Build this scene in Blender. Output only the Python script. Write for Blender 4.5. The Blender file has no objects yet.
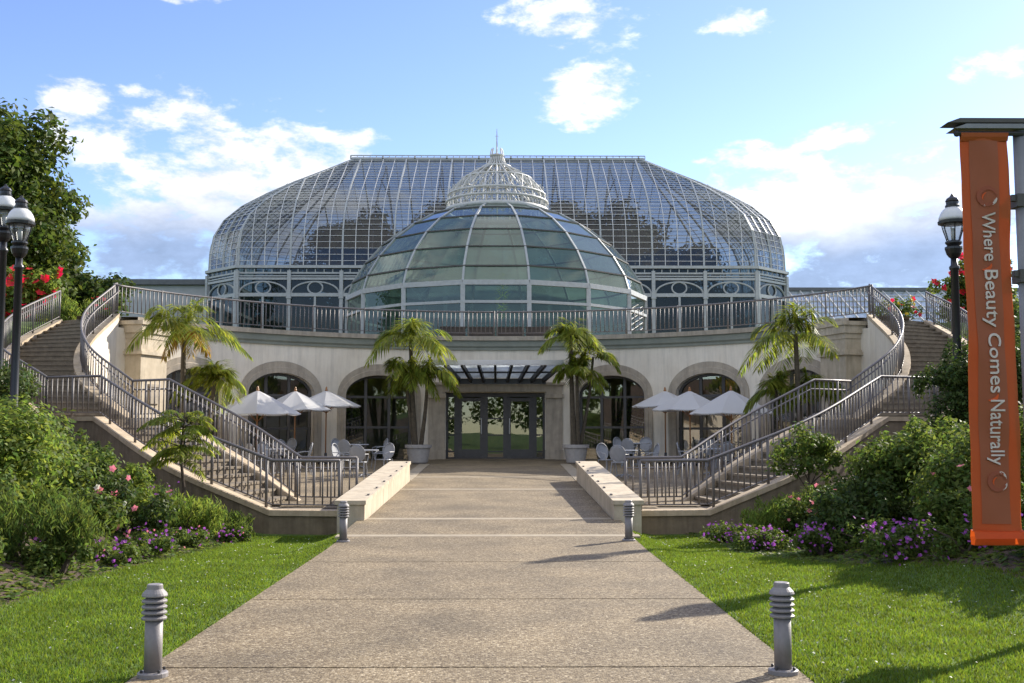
import bpy, math, random
import numpy as np
from mathutils import Vector, Matrix
C = bpy.context.scene.collection
SC = bpy.context.scene
PI = math.pi
R_ = math.radians
random.seed(7)
RNG = np.random.default_rng(11)

# ------------------------------------------------------------------ camera
cam_d = bpy.data.cameras.new('camera'); cam = bpy.data.objects.new('camera', cam_d); C.objects.link(cam)
cam_d.sensor_width = 36.0; cam_d.lens = 1100 / 1024 * 36.0
cam_d.clip_start = 0.1; cam_d.clip_end = 6000
cam.location = (0.20, 0, 1.6)
cam.rotation_euler = (R_(90 + 4.78), 0, R_(-0.573))
SC.camera = cam

# ------------------------------------------------------------------ light
SUN_AZ, SUN_EL = 48.0, 28.5                 # clockwise from the view axis (+Y), above the horizon
sd = Vector((math.sin(R_(SUN_AZ)) * math.cos(R_(SUN_EL)), math.cos(R_(SUN_AZ)) * math.cos(R_(SUN_EL)), math.sin(R_(SUN_EL))))
sun_d = bpy.data.lights.new('sun', 'SUN'); sun_d.energy = 4.9; sun_d.angle = R_(0.5); sun_d.color = (1.0, 0.92, 0.80)
sun = bpy.data.objects.new('sun', sun_d); C.objects.link(sun); sun.location = sd * 100
sun.rotation_euler = sd.to_track_quat('Z', 'Y').to_euler()
SC.view_settings.view_transform = 'Standard'; SC.view_settings.look = 'None'
SC.view_settings.exposure = 0.92; SC.view_settings.gamma = 1.0; SC.view_settings.use_curve_mapping = False
SC.cycles.use_denoising = True
SC.cycles.max_bounces = 6; SC.cycles.diffuse_bounces = 3; SC.cycles.glossy_bounces = 3
SC.cycles.transmission_bounces = 4; SC.cycles.transparent_max_bounces = 24
SC.cycles.caustics_reflective = False; SC.cycles.caustics_refractive = False

def build_world():
    w = bpy.data.worlds.new('World'); SC.world = w; w.use_nodes = True
    nt = w.node_tree; N = nt.nodes; L = nt.links
    for n in list(N): N.remove(n)
    out = N.new('ShaderNodeOutputWorld')
    sky = N.new('ShaderNodeTexSky'); sky.sky_type = 'NISHITA'; sky.sun_disc = False
    sky.sun_elevation = R_(SUN_EL); sky.sun_rotation = R_(SUN_AZ)
    sky.air_density = 1.0; sky.dust_density = 0.25; sky.ozone_density = 2.6; sky.altitude = 200
    hsv = N.new('ShaderNodeHueSaturation'); hsv.inputs['Saturation'].default_value = 1.1; hsv.inputs['Hue'].default_value = 0.52
    L.new(sky.outputs[0], hsv.inputs['Color'])
    bg = N.new('ShaderNodeBackground'); bg.inputs['Strength'].default_value = 0.135
    L.new(hsv.outputs[0], bg.inputs['Color'])
    tc = N.new('ShaderNodeTexCoord')
    def math_(op, a, b=None, clamp=False):
        m = N.new('ShaderNodeMath'); m.operation = op; m.use_clamp = clamp
        for i, v in enumerate((a, b)):
            if v is None: continue
            if isinstance(v, (int, float)): m.inputs[i].default_value = v
            else: L.new(v, m.inputs[i])
        return m.outputs[0]
    def vm(op, a, b):
        m = N.new('ShaderNodeVectorMath'); m.operation = op
        for i, v in enumerate((a, b)):
            if v is None: continue
            if isinstance(v, (tuple, list)): m.inputs[i].default_value = v
            else: L.new(v, m.inputs[i])
        return m
    dirv = tc.outputs['Generated']
    sep = N.new('ShaderNodeSeparateXYZ'); L.new(dirv, sep.inputs[0])
    # cloud noise: stretched sideways, as clouds low over the horizon are
    st = vm('MULTIPLY', dirv, (1.0, 1.0, 2.1))
    n1 = N.new('ShaderNodeTexNoise'); n1.inputs['Scale'].default_value = 10.0; n1.inputs['Detail'].default_value = 9; n1.inputs['Roughness'].default_value = 0.6
    n1.inputs['Distortion'].default_value = 0.25
    L.new(st.outputs[0], n1.inputs['Vector'])
    n2 = N.new('ShaderNodeTexNoise'); n2.inputs['Scale'].default_value = 5.0; n2.inputs['Detail'].default_value = 3
    L.new(st.outputs[0], n2.inputs['Vector'])
    n4 = N.new('ShaderNodeTexNoise'); n4.inputs['Scale'].default_value = 30.0; n4.inputs['Detail'].default_value = 8; n4.inputs['Roughness'].default_value = .62
    L.new(st.outputs[0], n4.inputs['Vector'])
    # cloud banks: (azimuth, elevation, half-width, half-height) in degrees, amount
    banks = [(-15.0, 12.6, 9.4, 5.2, .92), (-17.6, 9.2, 8.2, 4.8, 1.15), (-11.0, 12.6, 7.2, 3.4, .9), (-21.2, 16.3, 2.2, 1.3, .62), (-18.9, 16.6, 1.6, .7, .5), (-8.6, 15.0, 3.0, 1.0, .5),
             (3.2, 20.6, 5.2, 2.0, .80), (4.5, 17.5, 4.0, 2.0, .85), (12.4, 20.5, 2.2, .9, .52), (-16.5, 21.8, 2.6, .9, .45),
             (17.4, 11.4, 10.5, 3.6, .95), (20.8, 9.0, 9.0, 4.0, .95), (12.8, 13.9, 4.2, 1.0, .66), (17.3, 14.6, 3.6, 1.0, .58), (11.5, 12.2, 3.5, 1.2, .7), (25.2, 17.2, 3.0, 1.2, .72), (23.5, 11.5, 5, 2.4, .8), (14.8, 7.4, 5, 1.6, .7),
             (-40, 16, 10, 5, .9), (42, 14, 12, 5, .9), (70, 24, 22, 14, 1.1), (-75, 22, 26, 14, 1.2), (115, 26, 28, 17, 1.3), (175, 30, 34, 20, 1.4), (-130, 28, 30, 18, 1.3), (170, 66, 40, 18, 1.3), (0, 78, 30, 12, 1.0), (-60, 55, 26, 14, 1.1)]  # unseen wide banks behind and overhead, added to lift the fill light
    tot = None
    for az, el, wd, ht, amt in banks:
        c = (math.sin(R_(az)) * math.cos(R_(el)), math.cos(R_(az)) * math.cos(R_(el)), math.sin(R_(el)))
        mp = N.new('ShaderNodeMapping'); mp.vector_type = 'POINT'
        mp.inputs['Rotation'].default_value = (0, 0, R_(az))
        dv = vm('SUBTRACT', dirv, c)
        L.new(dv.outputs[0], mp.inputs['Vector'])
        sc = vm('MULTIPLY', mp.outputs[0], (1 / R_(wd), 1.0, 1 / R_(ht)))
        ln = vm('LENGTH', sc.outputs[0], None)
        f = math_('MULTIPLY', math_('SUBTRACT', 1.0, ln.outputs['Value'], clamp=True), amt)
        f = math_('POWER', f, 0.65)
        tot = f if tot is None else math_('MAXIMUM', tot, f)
    dens = math_('ADD', tot, math_('MULTIPLY', math_('ADD', math_('SUBTRACT', n1.outputs['Fac'], 0.5), math_('MULTIPLY', math_('SUBTRACT', n4.outputs['Fac'], 0.5), .55)), 2.3))
    dens = math_('MULTIPLY', dens, math_('GREATER_THAN', tot, 0.001))
    mr = N.new('ShaderNodeMapRange'); mr.interpolation_type = 'SMOOTHSTEP'
    mr.inputs['From Min'].default_value = 0.30; mr.inputs['From Max'].default_value = 0.78
    L.new(dens, mr.inputs['Value'])
    # cloud colour: sunlit tops, blue-grey bases lower in the bank
    base = N.new('ShaderNodeMapRange'); base.interpolation_type = 'SMOOTHSTEP'
    base.inputs['From Min'].default_value = 0.145; base.inputs['From Max'].default_value = 0.215
    L.new(math_('ADD', sep.outputs['Z'], math_('MULTIPLY', math_('SUBTRACT', n2.outputs['Fac'], 0.5), 0.10)), base.inputs['Value'])
    cr = N.new('ShaderNodeMix'); cr.data_type = 'RGBA'
    cr.inputs[6].default_value = (0.27, 0.36, 0.55, 1); cr.inputs[7].default_value = (0.84, 0.84, 0.85, 1)
    L.new(base.outputs[0], cr.inputs[0])
    bl_ = N.new('ShaderNodeMapRange'); bl_.inputs['From Min'].default_value = .33; bl_.inputs['From Max'].default_value = .66; bl_.inputs['To Min'].default_value = .66; bl_.inputs['To Max'].default_value = 1.0
    L.new(math_('ADD', math_('MULTIPLY', n2.outputs['Fac'], .35), math_('MULTIPLY', n4.outputs['Fac'], .65)), bl_.inputs['Value'])
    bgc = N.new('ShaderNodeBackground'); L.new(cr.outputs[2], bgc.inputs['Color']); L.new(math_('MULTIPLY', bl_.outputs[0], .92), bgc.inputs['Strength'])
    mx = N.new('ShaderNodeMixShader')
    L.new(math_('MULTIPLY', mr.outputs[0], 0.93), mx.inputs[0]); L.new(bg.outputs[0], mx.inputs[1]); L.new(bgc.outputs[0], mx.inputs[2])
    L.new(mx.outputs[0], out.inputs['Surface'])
build_world()

# ------------------------------------------------------------------ materials
def mat(name, col, rough=0.7, var=0.15, scale=6.0, bump=0.0, bscale=None, metal=0.0, spec=0.5, detail=6, col2=None, island=0.0, streak=0.0):
    m = bpy.data.materials.new(name); m.use_nodes = True
    nt = m.node_tree; N = nt.nodes; L = nt.links; b = N['Principled BSDF']
    b.inputs['Roughness'].default_value = rough; b.inputs['Metallic'].default_value = metal
    b.inputs['Specular IOR Level'].default_value = spec
    tc = N.new('ShaderNodeTexCoord')
    nz = N.new('ShaderNodeTexNoise'); nz.inputs['Scale'].default_value = scale; nz.inputs['Detail'].default_value = detail; nz.inputs['Roughness'].default_value = 0.65
    L.new(tc.outputs['Object'], nz.inputs['Vector'])
    rp = N.new('ShaderNodeValToRGB')
    c2 = col2 if col2 else tuple(c * (1 + var) for c in col)
    c1 = col if col2 else tuple(c * (1 - var) for c in col)
    rp.color_ramp.elements[0].position = 0.32; rp.color_ramp.elements[1].position = 0.68
    rp.color_ramp.elements[0].color = (*c1, 1); rp.color_ramp.elements[1].color = (*c2, 1)
    L.new(nz.outputs['Fac'], rp.inputs['Fac'])
    last = rp.outputs['Color']
    if island:
        g = N.new('ShaderNodeNewGeometry'); h = N.new('ShaderNodeHueSaturation')
        mp = N.new('ShaderNodeMapRange'); mp.inputs['To Min'].default_value = 1 - island; mp.inputs['To Max'].default_value = 1 + island
        L.new(g.outputs['Random Per Island'], mp.inputs['Value']); L.new(mp.outputs[0], h.inputs['Value']); L.new(last, h.inputs['Color'])
        last = h.outputs['Color']
    if streak:                                      # rain streaks and grime, with shapes of their own
        mp2 = N.new('ShaderNodeMapping'); mp2.inputs['Scale'].default_value = (5.0, 5.0, .45); L.new(tc.outputs['Object'], mp2.inputs['Vector'])
        ns = N.new('ShaderNodeTexNoise'); ns.inputs['Scale'].default_value = 1.0; ns.inputs['Detail'].default_value = 8; ns.inputs['Roughness'].default_value = .7; L.new(mp2.outputs[0], ns.inputs['Vector'])
        m3 = N.new('ShaderNodeMapRange'); m3.inputs['From Min'].default_value = .45; m3.inputs['From Max'].default_value = .72; m3.inputs['To Min'].default_value = 1.0; m3.inputs['To Max'].default_value = 1 - streak; L.new(ns.outputs['Fac'], m3.inputs['Value'])
        h3 = N.new('ShaderNodeHueSaturation'); L.new(last, h3.inputs['Color']); L.new(m3.outputs[0], h3.inputs['Value']); last = h3.outputs['Color']
    L.new(last, b.inputs['Base Color'])
    if bump:
        n3 = N.new('ShaderNodeTexNoise'); n3.inputs['Scale'].default_value = bscale or scale * 6; n3.inputs['Detail'].default_value = 5
        L.new(tc.outputs['Object'], n3.inputs['Vector'])
        bp = N.new('ShaderNodeBump'); bp.inputs['Strength'].default_value = bump; bp.inputs['Distance'].default_value = 0.02
        L.new(n3.outputs['Fac'], bp.inputs['Height']); L.new(bp.outputs[0], b.inputs['Normal'])
    return m

def leaf_mat(name, col, trans=0.35, rough=0.45, spread=0.45, hue=0.03, tval=1.9, thue=0.485, patch=0.0):
    m = bpy.data.materials.new(name); m.use_nodes = True
    nt = m.node_tree; N = nt.nodes; L = nt.links; b = N['Principled BSDF']; out = N['Material Output']
    g = N.new('ShaderNodeNewGeometry'); h = N.new('ShaderNodeHueSaturation'); h.inputs['Color'].default_value = (*col, 1)
    v = N.new('ShaderNodeMapRange'); v.inputs['To Min'].default_value = 1 - spread; v.inputs['To Max'].default_value = 1 + spread
    L.new(g.outputs['Random Per Island'], v.inputs['Value']); L.new(v.outputs[0], h.inputs['Value'])
    ml = N.new('ShaderNodeMath'); ml.operation = 'MULTIPLY'; ml.inputs[1].default_value = 7.31
    fr = N.new('ShaderNodeMath'); fr.operation = 'FRACT'
    L.new(g.outputs['Random Per Island'], ml.inputs[0]); L.new(ml.outputs[0], fr.inputs[0])
    hh = N.new('ShaderNodeMapRange'); hh.inputs['To Min'].default_value = 0.5 - hue; hh.inputs['To Max'].default_value = 0.5 + hue
    L.new(fr.outputs[0], hh.inputs['Value']); L.new(hh.outputs[0], h.inputs['Hue'])
    b.inputs['Roughness'].default_value = rough; b.inputs['Specular IOR Level'].default_value = 0.18
    if patch:                                       # patchy turf, fixed to the ground
        tc = N.new('ShaderNodeTexCoord'); nz = N.new('ShaderNodeTexNoise'); nz.inputs['Scale'].default_value = 1.6; nz.inputs['Detail'].default_value = 7; nz.inputs['Roughness'].default_value = .7
        L.new(tc.outputs['Object'], nz.inputs['Vector'])
        pm = N.new('ShaderNodeMapRange'); pm.inputs['From Min'].default_value = .3; pm.inputs['From Max'].default_value = .7; pm.inputs['To Min'].default_value = 1 - patch; pm.inputs['To Max'].default_value = 1 + patch
        L.new(nz.outputs['Fac'], pm.inputs['Value']); h0 = h; h = N.new('ShaderNodeHueSaturation'); L.new(h0.outputs['Color'], h.inputs['Color']); L.new(pm.outputs[0], h.inputs['Value'])
    L.new(h.outputs['Color'], b.inputs['Base Color'])
    t = N.new('ShaderNodeBsdfTranslucent')
    hs = N.new('ShaderNodeHueSaturation'); hs.inputs['Hue'].default_value = thue; hs.inputs['Value'].default_value = tval; hs.inputs['Saturation'].default_value = 1.05
    L.new(h.outputs['Color'], hs.inputs['Color']); L.new(hs.outputs[0], t.inputs['Color'])
    mx = N.new('ShaderNodeMixShader'); mx.inputs[0].default_value = trans
    L.new(b.outputs[0], mx.inputs[1]); L.new(t.outputs[0], mx.inputs[2]); L.new(mx.outputs[0], out.inputs['Surface'])
    return m

def glass_mat(name, tint=(0.6, 0.68, 0.7), body=(0.1, 0.15, 0.15), body_fac=0.15, gloss=0.02, refl=0.07, wav=0.0, transl=0.0, dirt=2.0, vary=.38):
    """Thin pane: see-through part + a film of dirt or frit + mirror reflection growing at grazing angles."""
    m = bpy.data.materials.new(name); m.use_nodes = True
    nt = m.node_tree; N = nt.nodes; L = nt.links; out = N['Material Output']; N.remove(N['Principled BSDF'])
    gi = N.new('ShaderNodeNewGeometry')
    tr = N.new('ShaderNodeBsdfTransparent'); tr.inputs[0].default_value = (*tint, 1)
    df = N.new('ShaderNodeBsdfDiffuse'); tl = N.new('ShaderNodeBsdfTranslucent')
    tc = N.new('ShaderNodeTexCoord'); nz = N.new('ShaderNodeTexNoise'); nz.inputs['Scale'].default_value = dirt; nz.inputs['Detail'].default_value = 5
    L.new(tc.outputs['Object'], nz.inputs['Vector'])
    rp = N.new('ShaderNodeValToRGB'); rp.color_ramp.elements[0].position = .3; rp.color_ramp.elements[1].position = .7
    rp.color_ramp.elements[0].color = (*(c * .7 for c in body), 1); rp.color_ramp.elements[1].color = (*(c * 1.25 for c in body), 1)
    L.new(nz.outputs['Fac'], rp.inputs['Fac'])
    pv = N.new('ShaderNodeMapRange'); pv.inputs['To Min'].default_value = 1 - vary; pv.inputs['To Max'].default_value = 1 + vary; L.new(gi.outputs['Random Per Island'], pv.inputs['Value'])   # pane to pane
    hp = N.new('ShaderNodeHueSaturation'); L.new(rp.outputs[0], hp.inputs['Color']); L.new(pv.outputs[0], hp.inputs['Value'])
    L.new(hp.outputs[0], df.inputs[0]); L.new(hp.outputs[0], tl.inputs[0])
    mb = N.new('ShaderNodeMixShader'); mb.inputs[0].default_value = transl; L.new(df.outputs[0], mb.inputs[1]); L.new(tl.outputs[0], mb.inputs[2])
    m1 = N.new('ShaderNodeMixShader'); m1.inputs[0].default_value = body_fac; L.new(tr.outputs[0], m1.inputs[1]); L.new(mb.outputs[0], m1.inputs[2])
    gl = N.new('ShaderNodeBsdfGlossy'); gl.inputs['Roughness'].default_value = gloss
    if wav:
        n3 = N.new('ShaderNodeTexNoise'); n3.inputs['Scale'].default_value = 0.9; n3.inputs['Detail'].default_value = 1
        L.new(tc.outputs['Object'], n3.inputs['Vector'])
        bp = N.new('ShaderNodeBump'); bp.inputs['Strength'].default_value = wav; bp.inputs['Distance'].default_value = 0.1
        L.new(n3.outputs['Fac'], bp.inputs['Height']); L.new(bp.outputs[0], gl.inputs['Normal'])
    ab = N.new('ShaderNodeLayerWeight'); ab.inputs['Blend'].default_value = 0.5      # the same from either side of a thin pane
    pw = N.new('ShaderNodeMath'); pw.operation = 'POWER'; pw.inputs[1].default_value = 4.0; L.new(ab.outputs['Facing'], pw.inputs[0])
    ma = N.new('ShaderNodeMath'); ma.operation = 'MULTIPLY_ADD'; ma.inputs[1].default_value = 0.9; ma.inputs[2].default_value = refl; L.new(pw.outputs[0], ma.inputs[0])
    m2 = N.new('ShaderNodeMixShader'); L.new(ma.outputs[0], m2.inputs[0]); L.new(m1.outputs[0], m2.inputs[1]); L.new(gl.outputs[0], m2.inputs[2])
    L.new(m2.outputs[0], out.inputs['Surface'])
    return m

M = {}
M['stone'] = mat('sandstone', (0.42, 0.35, 0.25), .85, .22, 3.0, .25, 40, col2=(0.55, 0.47, 0.35), streak=.35)
M['stone_trim'] = mat('limestone_trim', (0.33, 0.285, 0.225), .85, .2, 4.0, .15, 40, col2=(0.44, 0.37, 0.28), streak=.35)
M['coping'] = mat('coping_stone', (0.30, 0.26, 0.21), .85, .2, 3.0, .2, 30, col2=(0.40, 0.34, 0.26), streak=.4)
M['fascia'] = mat('grey_green_fascia', (0.20, 0.21, 0.17), .7, .15, 2.0)
M['stringer'] = mat('shaded_weathered_brown_stone', (0.17, 0.13, 0.085), .9, .2, 4.0, .2, 40, col2=(0.25, 0.195, 0.13), streak=.4)  # brown stone, its colour darkened further for the shade on this face
M['tan_coping'] = mat('tan_coping_stone', (0.40, 0.31, 0.20), .85, .2, 3.0, .2, 40, col2=(0.52, 0.42, 0.29), streak=.3)
M['plaster'] = mat('white_stucco', (0.68, 0.60, 0.485), .9, .05, 1.2, .08, 60, col2=(0.78, 0.71, 0.59), streak=.22)
M['step'] = mat('step_concrete', (0.17, 0.135, 0.095), .9, .2, 5.0, .3, 60, col2=(0.25, 0.205, 0.145), streak=.3)
M['rail'] = mat('grey_painted_steel', (0.145, 0.13, 0.125), .5, .1, 8, 0, metal=0.1)
M['bollard'] = mat('bollard_paint', (0.235, 0.22, 0.22), .55, .12, 10, .08, 120, metal=.05, streak=.3)
M['white_metal'] = mat('white_painted_iron', (0.52, 0.52, 0.50), .5, .12, 6)
M['greywhite'] = mat('pale_grey_iron', (0.37, 0.39, 0.39), .5, .12, 6)
M['bar'] = mat('glazing_bar_paint', (0.58, 0.58, 0.57), .45, .12, 6)
M['dark_frame'] = mat('dark_window_frame', (0.085, 0.08, 0.075), .55, .1, 6, spec=.25)
M['black'] = mat('black_lamp_paint', (0.012, 0.012, 0.014), .35, .2, 8)
M['lamp_white'] = mat('milk_white_hood', (0.62, 0.62, 0.62), .35, .05, 8)
M['soil'] = mat('bed_soil', (0.045, 0.03, 0.02), .95, .3, 8, .6, 30, col2=(0.09, 0.06, 0.04))
M['pot'] = mat('grey_planter', (0.36, 0.34, 0.32), .8, .12, 8, .1, 50)
M['planter_wood'] = mat('brown_planter', (0.075, 0.06, 0.05), .8, .2, 8)
M['canvas'] = leaf_mat('white_canvas', (0.72, 0.72, 0.72), .4, .9, .03, .0, 1.0, .5)
M['pole_wood'] = mat('varnished_pole', (0.30, 0.14, 0.05), .5, .2, 10)
M['chair'] = mat('pale_chair_finish', (0.25, 0.26, 0.28), .5, .08, 10)
M['table'] = mat('pale_table_top', (0.34, 0.35, 0.37), .35, .06, 10)
M['interior'] = mat('interior_wall_paint', (0.42, 0.37, 0.24), .8, .35, 1.3, col2=(0.20, 0.23, 0.13))
M['int_floor'] = mat('interior_floor', (0.12, 0.10, 0.08), .4, .2, 3)
M['bark'] = mat('bark', (0.075, 0.055, 0.04), .95, .3, 9, .5, 30)
M['palm_bark'] = mat('palm_trunk', (0.085, 0.068, 0.045), .95, .3, 12, .4, 30)
M['iron_dark'] = mat('dark_steel', (0.05, 0.05, 0.055), .45, .1, 8, metal=.5)
M['roof_grey'] = mat('grey_roof', (0.12, 0.13, 0.14), .7, .15, 3)
M['wing_wall'] = mat('pale_wing_wall', (0.42, 0.43, 0.44), .8, .08, 2)

M['oak'] = leaf_mat('oak_leaves', (0.06, 0.092, 0.017), .32, .6, .5)
M['leaf_mid'] = leaf_mat('mid_green_leaves', (0.082, 0.122, 0.025), .42, .6, .5)
M['leaf_light'] = leaf_mat('light_green_leaves', (0.12, 0.17, 0.032), .45, .6, .45)
M['leaf_dark'] = leaf_mat('dark_green_leaves', (0.05, 0.08, 0.018), .3, .55, .5)
M['leaf_yellow'] = leaf_mat('yellow_green_leaves', (0.15, 0.19, 0.028), .48, .45, .4)
M['palm'] = leaf_mat('palm_leaflets', (0.155, 0.19, 0.030), .52, .45, .45)
M['palm_dry'] = leaf_mat('dry_palm_leaflets', (0.32, 0.22, 0.04), .35, .6, .3)
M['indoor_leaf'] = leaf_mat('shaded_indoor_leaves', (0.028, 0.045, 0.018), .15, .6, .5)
M['pole_grey'] = mat('grey_pole_paint', (0.19, 0.195, 0.21), .5, .1, 6)
M['grass'] = leaf_mat('grass_blades', (0.102, 0.158, 0.020), .42, .6, .4, .025, patch=.36)
M['red'] = leaf_mat('red_petals', (0.52, 0.022, 0.03), .3, .6, .35, .01)
M['pink'] = leaf_mat('pink_petals', (0.62, 0.20, 0.24), .3, .6, .25, .015)
M['purple'] = leaf_mat('purple_petals', (0.30, 0.085, 0.36), .3, .6, .4, .03)
M['yellow'] = leaf_mat('yellow_petals', (0.55, 0.38, 0.03), .3, .6, .25, .02)
M['white_fl'] = leaf_mat('white_petals', (0.6, 0.6, 0.5), .3, .6, .15, .02)

M['glass_house'] = glass_mat('old_greenhouse_glass', (0.56, 0.58, 0.60), (0.050, 0.055, 0.066), .22, .04, refl=.05, wav=.12, dirt=.35)
M['glass_wall'] = glass_mat('greenhouse_wall_glass', (0.25, 0.31, 0.33), (0.02, 0.03, 0.035), .30, .02, refl=.03, wav=.05)
M['glass_dome'] = glass_mat('frosted_green_dome_glass', (0.36, 0.47, 0.43), (0.20, 0.29, 0.245), .46, .03, refl=.085, transl=.45, dirt=.5, vary=.16)
M['glass_drum'] = glass_mat('clear_green_dome_glass', (0.40, 0.52, 0.46), (0.05, 0.09, 0.075), .25, .01, refl=.05)
M['glass_win'] = glass_mat('shop_window_glass', (0.80, 0.84, 0.78), (0.03, 0.035, 0.03), .08, .005, refl=.16, wav=.02)
M['glass_lamp'] = glass_mat('lamp_glass', (0.85, 0.87, 0.88), (0.4, 0.4, 0.4), .15, .02)
M['glass_canopy'] = glass_mat('canopy_glass', (0.86, 0.92, 0.95), (0.82, 0.86, 0.88), .75, .03, transl=.75)
M['glass_wing'] = glass_mat('whitewashed_greenhouse_glass', (0.6, 0.65, 0.7), (0.46, 0.50, 0.54), .6, .05, transl=.4)
M['chand'] = leaf_mat('yellow_green_blown_glass', (0.42, 0.48, 0.03), .5, .15, .4)

# ------------------------------------------------------------------ mesh helpers
class MB:
    def __init__(self): self.v = []; self.f = []
    def add(self, vs, fs):
        o = len(self.v); self.v += [tuple(p) for p in vs]; self.f += [tuple(i + o for i in f) for f in fs]
    def box(self, c, s, rz=0.0):
        x, y, z = c; a, b, h = s[0] / 2, s[1] / 2, s[2] / 2; ca, sa = math.cos(rz), math.sin(rz)
        vs = []
        for dz in (-h, h):
            for dx, dy in ((-a, -b), (a, -b), (a, b), (-a, b)):
                vs.append((x + dx * ca - dy * sa, y + dx * sa + dy * ca, z + dz))
        self.add(vs, [(3, 2, 1, 0), (4, 5, 6, 7), (0, 1, 5, 4), (1, 2, 6, 5), (2, 3, 7, 6), (3, 0, 4, 7)])
    def bar(self, p, q, w, h=None, up=(0, 0, 1)):
        p = Vector(p); q = Vector(q); d = (q - p)
        if d.length < 1e-6: return
        d.normalize(); u = Vector(up)
        if abs(d.dot(u)) > .98: u = Vector((1, 0, 0))
        s = d.cross(u).normalized(); t = s.cross(d).normalized(); h = h or w
        vs = [b + s * (i * w / 2) + t * (j * h / 2) for b in (p, q) for i, j in ((-1, -1), (1, -1), (1, 1), (-1, 1))]
        self.add(vs, [(3, 2, 1, 0), (4, 5, 6, 7), (0, 1, 5, 4), (1, 2, 6, 5), (2, 3, 7, 6), (3, 0, 4, 7)])
    def tube(self, pts, r, n=6, closed=False, cap=True):
        pts = [Vector(p) for p in pts]; m = len(pts)
        rs = r if isinstance(r, (list, tuple)) else [r] * m
        rings = []; u = None
        for i, p in enumerate(pts):
            a = pts[(i - 1) % m] if closed or i > 0 else p; b = pts[(i + 1) % m] if closed or i < m - 1 else p
            d = (b - a).normalized() if (b - a).length > 1e-9 else Vector((0, 0, 1))
            if u is None: u = Vector((0, 0, 1)) if abs(d.z) < .9 else Vector((1, 0, 0))
            s = d.cross(u)
            if s.length < 1e-3: s = d.cross(Vector((0, 1, 0)))
            s.normalize(); u = s.cross(d).normalized()
            rings.append([p + (s * math.cos(2 * PI * k / n) + u * math.sin(2 * PI * k / n)) * rs[i] for k in range(n)])
        vs = [v for rg in rings for v in rg]; fs = []
        for i in range(m if closed else m - 1):
            j = (i + 1) % m
            for k in range(n):
                fs.append((i * n + k, i * n + (k + 1) % n, j * n + (k + 1) % n, j * n + k))
        if cap and not closed:
            fs.append(tuple(range(n - 1, -1, -1))); fs.append(tuple((m - 1) * n + k for k in range(n)))
        self.add(vs, fs)
    def lathe(self, prof, c=(0, 0, 0), n=16, a0=0.0):
        vs = []; fs = []
        for r, z in prof:
            for k in range(n):
                a = a0 + 2 * PI * k / n; vs.append((c[0] + r * math.cos(a), c[1] + r * math.sin(a), c[2] + z))
        for i in range(len(prof) - 1):
            for k in range(n):
                fs.append((i * n + k, i * n + (k + 1) % n, (i + 1) * n + (k + 1) % n, (i + 1) * n + k))
        fs.append(tuple(range(n - 1, -1, -1))); fs.append(tuple((len(prof) - 1) * n + k for k in range(n)))
        self.add(vs, fs)
    def grid(self, rows):
        w = len(rows[0]); vs = [p for r in rows for p in r]; fs = []
        for i in range(len(rows) - 1):
            for j in range(w - 1):
                fs.append((i * w + j, i * w + j + 1, (i + 1) * w + j + 1, (i + 1) * w + j))
        self.add(vs, fs)
    def ball(self, c, r, n=8):
        rx, ry, rz = r if isinstance(r, (tuple, list)) else (r, r, r)
        rows = []
        for i in range(n // 2 + 1):
            t = PI * i / (n // 2)
            rows.append([(c[0] + rx * math.sin(t) * math.cos(2 * PI * k / n), c[1] + ry * math.sin(t) * math.sin(2 * PI * k / n), c[2] - rz * math.cos(t)) for k in range(n + 1)])
        self.grid(rows)

def link(name, me, parent=None):
    o = bpy.data.objects.new(name, me); C.objects.link(o)
    if parent is not None: o.parent = parent
    return o
def root_loc(p):
    v = Vector((0, 0, 0))
    while p is not None: v = v + p.location; p = p.parent
    return v
def obj(name, mb, m, parent=None, smooth=False, world=True, auto=True):
    """One mesh object; points are given in world space unless world=False."""
    off = root_loc(parent) if (world and parent is not None) else Vector((0, 0, 0))
    me = bpy.data.meshes.new(name)
    me.from_pydata([(v[0] - off.x, v[1] - off.y, v[2] - off.z) for v in mb.v], [], mb.f); me.update()
    me.materials.append(m)
    if smooth: me.polygons.foreach_set('use_smooth', [True] * len(me.polygons))
    return link(name, me, parent)
def np_obj(name, v, nf, k, m, parent=None, world=True):
    """Fast mesh: nf faces of k corners each over consecutive vertices."""
    if world and parent is not None:
        off = root_loc(parent); v = v - np.array((off.x, off.y, off.z))
    me = bpy.data.meshes.new(name)
    me.vertices.add(len(v)); me.vertices.foreach_set('co', v.astype(np.float32).ravel())
    me.loops.add(nf * k); me.loops.foreach_set('vertex_index', np.arange(nf * k, dtype=np.int32))
    me.polygons.add(nf); me.polygons.foreach_set('loop_start', np.arange(0, nf * k, k, dtype=np.int32))
    try: me.polygons.foreach_set('loop_total', np.full(nf, k, dtype=np.int32))
    except Exception: pass
    me.update(calc_edges=True); me.validate(); me.materials.append(m)
    return link(name, me, parent)
def thing(name, label, cat, loc=(0, 0, 0), group=None):
    o = bpy.data.objects.new(name, None); C.objects.link(o); o.location = loc; o.empty_display_size = .2
    return tag(o, label, cat, group)
def tag(o, label, cat, group=None):
    o['label'] = label; o['category'] = cat
    if group: o['group'] = group
    return o
def struct(o): o['kind'] = 'structure'; return o
def stuff(o): o['kind'] = 'stuff'; return o
def copy_tree(o, parent=None):
    c = o.copy(); C.objects.link(c)
    if parent is not None: c.parent = parent
    for ch in list(o.children): copy_tree(ch, c)
    return c
def smooth01(t): t = min(1.0, max(0.0, t)); return t * t * (3 - 2 * t)
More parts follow.
